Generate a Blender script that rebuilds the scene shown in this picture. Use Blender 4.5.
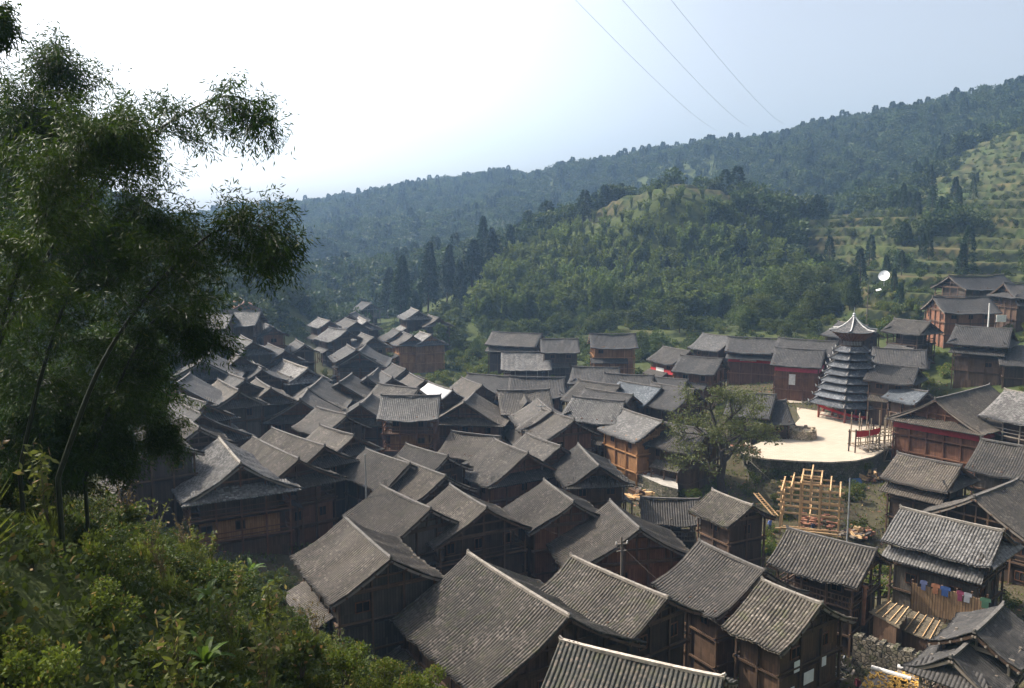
import bpy, math, random
import numpy as np
from mathutils import Vector, Matrix
R = math.radians
random.seed(7); rng = np.random.default_rng(7)
for o in list(bpy.data.objects): bpy.data.objects.remove(o)
scene = bpy.context.scene
col = scene.collection
# ---------------------------------------------------------------- camera, sky, sun, exposure
cd = bpy.data.cameras.new('camera'); cam = bpy.data.objects.new('camera', cd); col.objects.link(cam)
cam.location = (0, 0, 34); cam.rotation_euler = (R(90 - 7.3), 0, 0)
cd.lens = 30; cd.sensor_width = 36; cd.clip_start = 0.1; cd.clip_end = 6000
scene.camera = cam
SUN_AZ, SUN_EL = -64.0, 46.0          # degrees from +Y towards +X, and above the horizon
sdir = Vector((math.sin(R(SUN_AZ)) * math.cos(R(SUN_EL)), math.cos(R(SUN_AZ)) * math.cos(R(SUN_EL)), math.sin(R(SUN_EL))))
world = bpy.data.worlds.new('World'); scene.world = world; world.use_nodes = True
wn = world.node_tree; wn.nodes.clear()
sky = wn.nodes.new('ShaderNodeTexSky'); sky.sky_type = 'NISHITA'; sky.sun_disc = False
sky.sun_elevation = R(SUN_EL); sky.sun_rotation = R(SUN_AZ); sky.air_density = 1.0; sky.dust_density = 8.0; sky.ozone_density = 1.0; sky.altitude = 500
bg = wn.nodes.new('ShaderNodeBackground'); bg.inputs[1].default_value = 0.15
wo = wn.nodes.new('ShaderNodeOutputWorld')

# hazy humid air: paler sky, and a broad bright glow round the sun's side of the horizon
hsv = wn.nodes.new('ShaderNodeHueSaturation'); hsv.inputs['Saturation'].default_value = .48; wn.links.new(sky.outputs[0], hsv.inputs['Color'])
tcw = wn.nodes.new('ShaderNodeTexCoord'); dp = wn.nodes.new('ShaderNodeVectorMath'); dp.operation = 'DOT_PRODUCT'
nz_ = wn.nodes.new('ShaderNodeVectorMath'); nz_.operation = 'NORMALIZE'; wn.links.new(tcw.outputs['Generated'], nz_.inputs[0]); wn.links.new(nz_.outputs[0], dp.inputs[0])
gl = Vector((math.sin(R(-44)) * math.cos(R(14)), math.cos(R(-44)) * math.cos(R(14)), math.sin(R(14)))); dp.inputs[1].default_value = gl
pw_ = wn.nodes.new('ShaderNodeMapRange'); pw_.interpolation_type = 'SMOOTHSTEP'; pw_.inputs[1].default_value = .50; pw_.inputs[2].default_value = 1.0; pw_.inputs[3].default_value = 1.12; pw_.inputs[4].default_value = 2.0; wn.links.new(dp.outputs['Value'], pw_.inputs[0])
vm = wn.nodes.new('ShaderNodeVectorMath'); vm.operation = 'SCALE'; wn.links.new(hsv.outputs[0], vm.inputs[0]); wn.links.new(pw_.outputs[0], vm.inputs['Scale'])
wn.links.new(vm.outputs[0], bg.inputs[0]); wn.links.new(bg.outputs[0], wo.inputs[0])
sl = bpy.data.lights.new('sun', 'SUN'); sl.energy = 4.4; sl.angle = R(0.53); sl.color = (1.0, 0.915, 0.79)
so = bpy.data.objects.new('sun', sl); col.objects.link(so); so.rotation_euler = sdir.to_track_quat('Z', 'Y').to_euler(); so.location = (0, 0, 300)
vs = scene.view_settings
vs.view_transform = 'Standard'; vs.look = 'None'; vs.exposure = 0.50; vs.gamma = 1.0; vs.use_curve_mapping = False
scene.render.engine = 'CYCLES'
scene.cycles.use_denoising = True
scene.cycles.max_bounces = 5; scene.cycles.diffuse_bounces = 2; scene.cycles.glossy_bounces = 2; scene.cycles.transmission_bounces = 3
scene.cycles.volume_bounces = 1; scene.cycles.transparent_max_bounces = 4

# ---------------------------------------------------------------- helpers
def tag(o, label=None, cat=None, group=None, kind=None):
    if label: o['label'] = label
    if cat: o['category'] = cat
    if group: o['group'] = group
    if kind: o['kind'] = kind
    return o
def empty(name, loc, rz=0.0, label=None, cat=None, group=None):
    o = bpy.data.objects.new(name, None); col.objects.link(o); o.location = loc; o.rotation_euler = (0, 0, rz)
    o.empty_display_size = 0.3
    return tag(o, label, cat, group)
def link(name, me, parent=None, loc=None, rz=0.0):
    o = bpy.data.objects.new(name, me); col.objects.link(o)
    if parent: o.parent = parent
    if loc is not None: o.location = loc; o.rotation_euler = (0, 0, rz)
    return o
def copy_tree(o, parent=None):
    c = o.copy(); col.objects.link(c); c.parent = parent
    for ch in list(o.children): copy_tree(ch, c)
    return c
class MB:
    """collects simple shapes into one mesh, with a metric UV map"""
    def __init__(s): s.v = []; s.f = []; s.m = []; s.uv = []
    def poly(s, pts, mi=0, uv=None):
        b = len(s.v); s.v += [tuple(p) for p in pts]; s.f.append(tuple(range(b, b + len(pts)))); s.m.append(mi)
        if uv is None:
            p0 = Vector(pts[0]); n = (Vector(pts[1]) - p0).cross(Vector(pts[2]) - p0)
            if n.length > 1e-9: n.normalize()
            if abs(n.z) > .8: uv = [(p[0], p[1]) for p in pts]
            else:
                t = Vector((-n.y, n.x, 0))
                t = t.normalized() if t.length > 1e-6 else Vector((1, 0, 0))
                uv = [(Vector(p).dot(t), p[2]) for p in pts]
        s.uv.append(uv)
    def box(s, x0, x1, y0, y1, z0, z1, mi=0):
        a = [(x0, y0, z0), (x1, y0, z0), (x1, y1, z0), (x0, y1, z0), (x0, y0, z1), (x1, y0, z1), (x1, y1, z1), (x0, y1, z1)]
        for q in ((0, 1, 5, 4), (1, 2, 6, 5), (2, 3, 7, 6), (3, 0, 4, 7), (4, 5, 6, 7), (3, 2, 1, 0)): s.poly([a[i] for i in q], mi)
    def beam(s, p, q, w=.1, h=None, mi=0):
        p = Vector(p); q = Vector(q); d = q - p; L = d.length
        if L < 1e-6: return
        h = h or w; d /= L
        up = Vector((0, 0, 1)) if abs(d.z) < .95 else Vector((1, 0, 0))
        sx = d.cross(up).normalized() * w / 2; sy = sx.cross(d).normalized() * h / 2
        a = [p - sx - sy, p + sx - sy, p + sx + sy, p - sx + sy]; b = [x + d * L for x in a]
        for i in range(4):
            j = (i + 1) % 4
            ww = (0, w)
            s.poly([a[i], a[j], b[j], b[i]], mi, [(0, 0), (w, 0), (w, L), (0, L)])
        s.poly(a[::-1], mi, [(0, 0), (w, 0), (w, h), (0, h)]); s.poly(b, mi, [(0, 0), (w, 0), (w, h), (0, h)])
    def tube(s, pts, rad, n=7, mi=0, cap=True):
        pts = [Vector(p) for p in pts]
        if not hasattr(rad, '__len__'): rad = [rad] * len(pts)
        rings = []; x = None; acc = 0
        for i, p in enumerate(pts):
            d = (pts[min(i + 1, len(pts) - 1)] - pts[max(i - 1, 0)])
            d = d.normalized() if d.length > 1e-9 else Vector((0, 0, 1))
            if x is None: x = d.cross(Vector((0, 0, 1)) if abs(d.z) < .9 else Vector((1, 0, 0)))
            x = (x - d * x.dot(d)); x = x.normalized() if x.length > 1e-6 else d.orthogonal().normalized()
            y = d.cross(x)
            rings.append([p + (x * math.cos(2 * math.pi * k / n) + y * math.sin(2 * math.pi * k / n)) * rad[i] for k in range(n)])
        for i in range(len(pts) - 1):
            L = (pts[i + 1] - pts[i]).length
            for k in range(n):
                j = (k + 1) % n
                s.poly([rings[i][k], rings[i][j], rings[i + 1][j], rings[i + 1][k]], mi, [(k * .1, acc), (k * .1 + .1, acc), (k * .1 + .1, acc + L), (k * .1, acc + L)])
            acc += L
        if cap:
            s.poly(rings[0][::-1], mi, [(0, 0)] * n); s.poly(rings[-1], mi, [(0, 0)] * n)
    def mesh(s, name, mats):
        me = bpy.data.meshes.new(name); me.from_pydata(s.v, [], s.f)
        for m in (mats if isinstance(mats, (list, tuple)) else [mats]): me.materials.append(m)
        me.polygons.foreach_set('material_index', s.m)
        ul = me.uv_layers.new(name='UVMap'); ul.data.foreach_set('uv', [c for u in s.uv for p in u for c in p])
        me.update(); return me
    def build(s, name, mats, parent=None, loc=None, rz=0.0): return link(name, s.mesh(name, mats), parent, loc, rz)
def grid_mesh(name, V, mats, uv=None, smooth=True, closed=False):
    """V: (nu, nv, 3) array -> quad sheet"""
    nu, nv = V.shape[:2]; me = bpy.data.meshes.new(name)
    idx = np.arange(nu * nv).reshape(nu, nv)
    q = np.stack([idx[:-1, :-1], idx[1:, :-1], idx[1:, 1:], idx[:-1, 1:]], -1).reshape(-1, 4)
    me.vertices.add(nu * nv); me.vertices.foreach_set('co', V.reshape(-1).astype('f4'))
    me.loops.add(q.size); me.loops.foreach_set('vertex_index', q.reshape(-1).astype('i4'))
    me.polygons.add(len(q)); me.polygons.foreach_set('loop_start', np.arange(0, q.size, 4, dtype='i4'))
    me.update(calc_edges=True)
    if uv is not None:
        ul = me.uv_layers.new(name='UVMap'); ul.data.foreach_set('uv', uv.reshape(-1, 2)[q.reshape(-1)].reshape(-1).astype('f4'))
    for m in (mats if isinstance(mats, (list, tuple)) else [mats]): me.materials.append(m)
    if smooth: me.polygons.foreach_set('use_smooth', np.ones(len(q), bool))
    return me
def quads_mesh(name, Q, mats, mi=None):
    """Q: (n,4,3) loose quads"""
    n = len(Q); me = bpy.data.meshes.new(name)
    me.vertices.add(n * 4); me.vertices.foreach_set('co', np.ascontiguousarray(Q).reshape(-1).astype('f4'))
    me.loops.add(n * 4); me.loops.foreach_set('vertex_index', np.arange(n * 4, dtype='i4'))
    me.polygons.add(n); me.polygons.foreach_set('loop_start', np.arange(0, n * 4, 4, dtype='i4'))
    me.update(calc_edges=True)
    for m in (mats if isinstance(mats, (list, tuple)) else [mats]): me.materials.append(m)
    if mi is not None: me.polygons.foreach_set('material_index', np.asarray(mi, 'i4'))
    return me
# ---------------------------------------------------------------- materials
class N:
    def __init__(s, name):
        s.m = bpy.data.materials.new(name); s.m.use_nodes = True; s.t = s.m.node_tree; s.t.nodes.clear()
        s.out = s.t.nodes.new('ShaderNodeOutputMaterial'); s.b = None
    def n(s, typ, **k):
        x = s.t.nodes.new('ShaderNode' + typ)
        for a, b in k.items(): setattr(x, a, b)
        return x
    def l(s, a, b): s.t.links.new(a, b)
    def setin(s, x, i, v):
        if hasattr(v, 'is_output'): s.l(v, x.inputs[i])
        elif v is not None: x.inputs[i].default_value = v
    def math(s, op, a, b=None, c=None, clamp=False):
        x = s.n('Math', operation=op, use_clamp=clamp); s.setin(x, 0, a); s.setin(x, 1, b)
        if c is not None: s.setin(x, 2, c)
        return x.outputs[0]
    def mix(s, f, a, b, mode='MIX'):
        x = s.n('Mix', data_type='RGBA', blend_type=mode); s.setin(x, 0, f); s.setin(x, 6, a if hasattr(a, 'is_output') else (*a, 1)); s.setin(x, 7, b if hasattr(b, 'is_output') else (*b, 1)); return x.outputs[2]
    def noise(s, vec, scale, detail=3, rough=.55):
        x = s.n('TexNoise'); s.setin(x, 'Vector', vec); x.inputs['Scale'].default_value = scale; x.inputs['Detail'].default_value = detail; x.inputs['Roughness'].default_value = rough; return x.outputs[0]
    def ramp(s, f, lo, hi, a=0., b=1.):
        x = s.n('MapRange'); s.setin(x, 0, f); x.inputs[1].default_value = lo; x.inputs[2].default_value = hi; x.inputs[3].default_value = a; x.inputs[4].default_value = b; return x.outputs[0]
    def bsdf(s, colr, rough=.8, bump=None, bs=.5, bd=.05, spec=.3, metal=0):
        b = s.n('BsdfPrincipled'); s.setin(b, 'Base Color', colr if hasattr(colr, 'is_output') else (*colr, 1)); s.setin(b, 'Roughness', rough); b.inputs['Specular IOR Level'].default_value = spec; b.inputs['Metallic'].default_value = metal
        if bump is not None:
            x = s.n('Bump'); x.inputs['Strength'].default_value = bs; x.inputs['Distance'].default_value = bd; s.l(bump, x.inputs['Height']); s.l(x.outputs[0], b.inputs['Normal'])
        s.l(b.outputs[0], s.out.inputs[0]); return s.m
def tile_mat(name, dark, light, patch, pamt, moss=0.0, ribbump=True):
    s = N(name); uv = s.n('TexCoord').outputs['UV']; ob = s.n('TexCoord').outputs['Object']; rnd = s.n('ObjectInfo').outputs['Random']
    sep = s.n('SeparateXYZ'); s.l(uv, sep.inputs[0]); u, v = sep.outputs[0], sep.outputs[1]
    cu = s.math('DIVIDE', u, .26); cv = s.math('DIVIDE', v, .17)
    fu = s.math('FLOOR', cu); fv = s.math('FLOOR', cv)
    c = s.n('CombineXYZ'); s.l(fu, c.inputs[0]); s.l(fv, c.inputs[1]); s.l(s.math('MULTIPLY', rnd, 97.), c.inputs[2])
    w = s.n('TexWhiteNoise'); s.l(c.outputs[0], w.inputs['Vector']); wn_ = w.outputs[0]
    off = s.n('VectorMath', operation='ADD'); s.l(ob, off.inputs[0]); cc = s.n('CombineXYZ'); s.l(s.math('MULTIPLY', rnd, 53.), cc.inputs[0]); s.l(s.math('MULTIPLY', rnd, 31.), cc.inputs[1]); s.l(cc.outputs[0], off.inputs[1])
    big = s.noise(off.outputs[0], .35, 4, .6); mid = s.noise(off.outputs[0], 1.7, 4, .7)
    # weather streaks running down the slope
    mp = s.n('CombineXYZ'); s.l(s.math('MULTIPLY', u, 3.2), mp.inputs[0]); s.l(s.math('MULTIPLY', v, .45), mp.inputs[1]); s.l(s.math('MULTIPLY', rnd, 71.), mp.inputs[2])
    stk = s.noise(mp.outputs[0], 1.0, 3, .6)
    base = s.mix(s.ramp(s.math('ADD', s.math('MULTIPLY', wn_, .42), s.math('MULTIPLY', mid, .8)), .30, .90), dark, light)
    pm = s.ramp(s.math('ADD', s.math('MULTIPLY', big, .6), s.math('MULTIPLY', s.math('MULTIPLY', mid, wn_), .55)), .62 - pamt * .32, .72 - pamt * .25)
    pm = s.math('MULTIPLY', pm, s.math('ADD', s.math('MULTIPLY', wn_, .6), .3), clamp=True)
    base = s.mix(pm, base, patch)
    # odd replaced tiles, brighter or darker
    base = s.mix(s.math('MULTIPLY', s.math('GREATER_THAN', wn_, .965), .5), base, (patch[0] * 1.1, patch[1] * 1.1, patch[2] * 1.12))
    base = s.mix(s.ramp(stk, .52, .72, 0, .55), base, (dark[0] * .6, dark[1] * .6, dark[2] * .6))
    # patches relaid at another time: rectangles of a slightly different tone
    pc = s.n('CombineXYZ'); s.l(s.math('FLOOR', s.math('DIVIDE', s.math('ADD', u, s.math('MULTIPLY', mid, .25)), 2.3)), pc.inputs[0]); s.l(s.math('FLOOR', s.math('DIVIDE', v, 1.9)), pc.inputs[1]); s.l(s.math('MULTIPLY', rnd, 19.), pc.inputs[2])
    pwn = s.n('TexWhiteNoise'); s.l(pc.outputs[0], pwn.inputs['Vector'])
    base = s.mix(s.ramp(pwn.outputs[0], .72, .9, 0, .38), base, light); base = s.mix(s.ramp(pwn.outputs[0], .25, .1, 0, .4), base, dark)
    if moss > 0:
        mm = s.ramp(s.noise(off.outputs[0], 1.1, 5, .7), .52, .66, 0, moss); base = s.mix(mm, base, (.085, .088, .03))
    hs = s.n('HueSaturation'); s.l(base, hs.inputs['Color']); s.l(s.ramp(rnd, 0, 1, .38, .80), hs.inputs['Value'])
    r = s.math('ABSOLUTE', s.math('SINE', s.math('MULTIPLY', cu, math.pi)))
    h = s.math('ADD', s.math('MULTIPLY', r, .75 if ribbump else 0.12), s.math('ADD', s.math('MULTIPLY', s.math('FRACT', cv), .3), s.math('MULTIPLY', wn_, .35)))
    return s.bsdf(hs.outputs[0], .72, h, .9, .10, .35)
TM = {
 'brown': tile_mat('tiles_brown', (0.0516, 0.0404, 0.0302), (0.1204, 0.0969, 0.0737), (0.1828, 0.1535, 0.1229), .25, .25),
 'moss': tile_mat('tiles_mossy', (0.0494, 0.0404, 0.0293), (0.1204, 0.099, 0.0737), (0.2258, 0.1919, 0.1559), .45, .6),
 'grey': tile_mat('tiles_grey', (0.0451, 0.0384, 0.0321), (0.1075, 0.0909, 0.0737), (0.172, 0.1495, 0.1247), .3, .15),
 'dark': tile_mat('tiles_dark', (0.0323, 0.0303, 0.0293), (0.086, 0.0777, 0.0709), (0.1398, 0.1262, 0.1134), .1, .05),
 'light': tile_mat('tiles_weathered', (.10, .092, .082), (.19, .175, .158), (.34, .32, .30), .8, 0),
 'lightgrey': tile_mat('tiles_pale_grey', (.085, .080, .074), (.165, .155, .143), (.25, .238, .222), .5, 0),
 'white': tile_mat('tiles_white_metal', (.55, .55, .55), (.7, .7, .7), (.85, .85, .85), .5, 0),
 'red': tile_mat('tiles_new_red', (.22, .10, .06), (.36, .18, .11), (.42, .25, .16), .3, 0),
 'barrel': tile_mat('tiles_barrel', (.034, .034, .028), (.10, .09, .07), (.17, .13, .10), .4, .6),
 'bluegrey': tile_mat('tiles_blue_grey', (.070, .080, .092), (.15, .165, .18), (.22, .24, .26), .4, 0)}
def wood_mat(name, c1, c2, plank=.22, rough=.75, vary=True):
    s = N(name); uv = s.n('TexCoord').outputs['UV']; rnd = s.n('ObjectInfo').outputs['Random']
    sep = s.n('SeparateXYZ'); s.l(uv, sep.inputs[0]); u, v = sep.outputs[0], sep.outputs[1]
    cu = s.math('DIVIDE', u, plank); fu = s.math('FLOOR', cu)
    c = s.n('CombineXYZ'); s.l(fu, c.inputs[0]); s.l(s.math('FLOOR', s.math('DIVIDE', v, 2.4)), c.inputs[1]); s.l(s.math('MULTIPLY', rnd, 41.), c.inputs[2])
    w = s.n('TexWhiteNoise'); s.l(c.outputs[0], w.inputs['Vector'])
    g = s.n('CombineXYZ'); s.l(s.math('MULTIPLY', u, 18.), g.inputs[0]); s.l(s.math('MULTIPLY', v, 1.3), g.inputs[1]); s.l(s.math('MULTIPLY', rnd, 9.), g.inputs[2])
    gr = s.noise(g.outputs[0], 1.0, 4, .65)
    base = s.mix(s.math('ADD', s.math('MULTIPLY', w.outputs[0], .55), s.math('MULTIPLY', gr, .5)), c1, c2)
    big = s.noise(s.n('TexCoord').outputs['Object'], .6, 3, .6)
    base = s.mix(s.ramp(big, .45, .7, 0, .45), base, (c1[0] * .55, c1[1] * .6, c1[2] * .7))
    gap = s.math('GREATER_THAN', s.math('ABSOLUTE', s.math('SUBTRACT', s.math('FRACT', cu), .5)), .46)
    base = s.mix(s.math('MULTIPLY', gap, .75), base, (.012, .009, .007))
    if vary:
        hs = s.n('HueSaturation'); s.l(base, hs.inputs['Color']); s.l(s.ramp(rnd, 0, 1, .8, 1.2), hs.inputs['Value']); base = hs.outputs[0]
    return s.bsdf(base, rough, s.math('SUBTRACT', gr, gap), .5, .02, .25)
WOLD = wood_mat('planks_old', (.056, .035, .023), (.14, .083, .051))
WDARK = wood_mat('planks_dark', (.033, .022, .016), (.082, .051, .034))
WWARM = wood_mat('planks_warm', (.21, .10, .042), (.40, .21, .09))
WMID = wood_mat('planks_red_brown', (.10, .045, .026), (.22, .10, .055))
WNEW = wood_mat('timber_new', (.50, .31, .15), (.70, .47, .25), .6)
WGREY = wood_mat('timber_grey', (.13, .11, .09), (.24, .20, .16), .3)
def plain(name, c, rough=.8, var=.25, sc=3., bump=.3, metal=0, spec=.3):
    s = N(name); ob = s.n('TexCoord').outputs['Object']; n1 = s.noise(ob, sc, 5, .65)
    base = s.mix(s.ramp(n1, .25, .75), tuple(x * (1 - var) for x in c), tuple(min(1, x * (1 + var)) for x in c))
    return s.bsdf(base, rough, n1, bump, .03, spec, metal)
BLACKM = plain('shade_and_litter_black', (.012, .010, .009), .9)  # near-black colour: painted shade in window openings; also eave undersides and litter
REDM = plain('red_cloth', (.45, .03, .03), .8)
PINKM = plain('pink_red_cloth', (.42, .06, .09), .8)
WHITEM = plain('white_plaster', (.62, .60, .57), .8)
PAPER = plain('white_paper', (.72, .72, .74), .9, .08)
METAL = plain('grey_metal', (.35, .36, .37), .5, .2, 3, .1, .6)
DISH = plain('white_dish', (.8, .8, .8), .4, .05)
def paving_mat():
    s = N('plaza_concrete'); ob = s.n('TexCoord').outputs['Object']; b = s.n('TexBrick'); s.l(ob, b.inputs['Vector']); b.inputs['Scale'].default_value = .55; b.inputs['Mortar Size'].default_value = .012
    b.inputs['Color1'].default_value = (.40, .34, .26, 1); b.inputs['Color2'].default_value = (.46, .39, .30, 1); b.inputs['Mortar'].default_value = (.27, .22, .17, 1)
    n1 = s.noise(ob, .35, 5, .65); n2 = s.noise(ob, 2.5, 5, .7)
    c = s.mix(s.ramp(n1, .45, .68, 0, .45), b.outputs[0], (.36, .30, .23)); c = s.mix(s.ramp(n2, .55, .75, 0, .35), c, (.30, .25, .19))
    return s.bsdf(c, .9, n2, .3, .02)
CONC = paving_mat()
BRICKC = plain('clay_brick', (.30, .14, .085), .9, .3, 2.)
RIDGE = plain('ridge_mortar', (.11, .10, .09), .9, .5, 4.)
RIDGEP = plain('ridge_mortar_white', (.42, .36, .30), .9, .5, 4.)
RIDGEL = plain('ridge_mortar_pale', (.22, .195, .165), .9, .5, 4.)
BARK = plain('bark', (.055, .042, .032), .95, .4, 6., .6)
BARKG = plain('bark_grey', (.11, .09, .07), .95, .4, 6., .6)
STRAW = plain('bark_thatch', (.105, .085, .058), .95, .5, 7., .9)
CORN = plain('corn_cobs', (.62, .36, .08), .8, .35, 16., .8)
def stone_mat(name, a, b, sc):
    s = N(name); ob = s.n('TexCoord').outputs['Object']
    v = s.n('TexVoronoi'); s.l(ob, v.inputs['Vector']); v.inputs['Scale'].default_value = sc
    e = s.n('TexVoronoi', feature='DISTANCE_TO_EDGE'); s.l(ob, e.inputs['Vector']); e.inputs['Scale'].default_value = sc
    sp = s.n('SeparateXYZ'); s.l(v.outputs['Color'], sp.inputs[0])
    base = s.mix(sp.outputs[0], a, b); ed = s.ramp(e.outputs[0], 0, .12)
    base = s.mix(ed, (a[0] * .25, a[1] * .25, a[2] * .25), base)
    base = s.mix(s.ramp(s.noise(ob, 1.2, 5), .5, .68, 0, .7), base, (.06, .075, .025))
    return s.bsdf(base, .9, ed, .9, .08, .2)
STONE = stone_mat('stone_wall', (.10, .088, .068), (.24, .205, .155), 3.4)
STONE2 = stone_mat('stone_wall_mossy', (.08, .075, .05), (.17, .15, .11), 3.0)
def brick_mat():
    s = N('brick_wall'); uv = s.n('TexCoord').outputs['UV']; b = s.n('TexBrick'); s.l(uv, b.inputs['Vector']); b.inputs['Scale'].default_value = 4
    b.inputs['Color1'].default_value = (.34, .15, .085, 1); b.inputs['Color2'].default_value = (.44, .21, .12, 1); b.inputs['Mortar'].default_value = (.3, .25, .2, 1)
    return s.bsdf(b.outputs[0], .9, b.outputs[1], .3, .02)
BRICK = brick_mat()
def leaf_mat(name, a, b, trans=.3, yellow=None, ya=.0, rough=.55):
    s = N(name); g = s.n('NewGeometry'); rnd = s.n('ObjectInfo').outputs['Random']; ob = s.n('TexCoord').outputs['Object']
    ri = g.outputs['Random Per Island']
    f = s.math('ADD', s.math('MULTIPLY', ri, .6), s.math('MULTIPLY', rnd, .4))
    base = s.mix(f, a, b)
    if yellow: base = s.mix(s.math('LESS_THAN', ri, ya), base, yellow)
    hs = s.n('HueSaturation'); s.l(base, hs.inputs['Color']); s.l(s.ramp(s.math('FRACT', s.math('MULTIPLY', rnd, 7.3)), 0, 1, .485, .515), hs.inputs['Hue']); s.l(s.ramp(s.math('FRACT', s.math('MULTIPLY', rnd, 3.7)), 0, 1, .7, 1.3), hs.inputs['Value'])
    d = s.n('BsdfPrincipled'); s.l(hs.outputs[0], d.inputs['Base Color']); d.inputs['Roughness'].default_value = rough; d.inputs['Specular IOR Level'].default_value = .14
    t = s.n('BsdfTranslucent'); s.l(s.mix(.5, hs.outputs[0], (b[0] * 1.4, b[1] * 1.5, b[2] * .6)), t.inputs[0])
    m = s.n('MixShader'); m.inputs[0].default_value = trans; s.l(d.outputs[0], m.inputs[1]); s.l(t.outputs[0], m.inputs[2]); s.l(m.outputs[0], s.out.inputs[0])
    return s.m
L_BAMBOO = leaf_mat('bamboo_leaves', (.014, .036, .005), (.046, .078, .011), .22, (.12, .13, .03), .03)
L_KNOLL = leaf_mat('grove_leaves', (0.0605, 0.0889, 0.0178), (0.1245, 0.153, 0.0391), .35)
L_PINE = leaf_mat('needles', (0.0153, 0.0306, 0.0136), (0.034, 0.0553, 0.0221), .12)
L_BROAD = leaf_mat('broad_leaves', (0.0351, 0.0547, 0.0126), (0.0807, 0.0983, 0.0253), .3)
L_FAR = leaf_mat('far_leaves', (0.0187, 0.0374, 0.0102), (0.0612, 0.0833, 0.0238), .2)
L_BUSH = leaf_mat('bush_leaves', (0.0429, 0.0663, 0.0109), (0.117, 0.1365, 0.025), .35, (.24, .15, .05), .06)
L_BUSH2 = leaf_mat('dark_bush_leaves', (0.0245, 0.0432, 0.0101), (0.0648, 0.0828, 0.0187), .3, (.20, .12, .04), .05)
L_DRY = leaf_mat('dry_leaves', (.09, .062, .035), (.17, .125, .07), .25)
L_BANANA = leaf_mat('banana_leaves', (.045, .085, .014), (.10, .16, .03), .35)
L_FERN = leaf_mat('fern_leaves', (0.049, 0.0735, 0.021), (0.091, 0.119, 0.0385), .35)
L_TREE = leaf_mat('spreading_tree_leaves', (.050, .060, .020), (.100, .105, .038), .3)
L_WEED = leaf_mat('weed_leaves', (.06, .085, .02), (.15, .16, .05), .35, (.26, .16, .08), .12)
L_GRASS = leaf_mat('grass_blades', (.08, .11, .02), (.17, .19, .05), .35)
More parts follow.
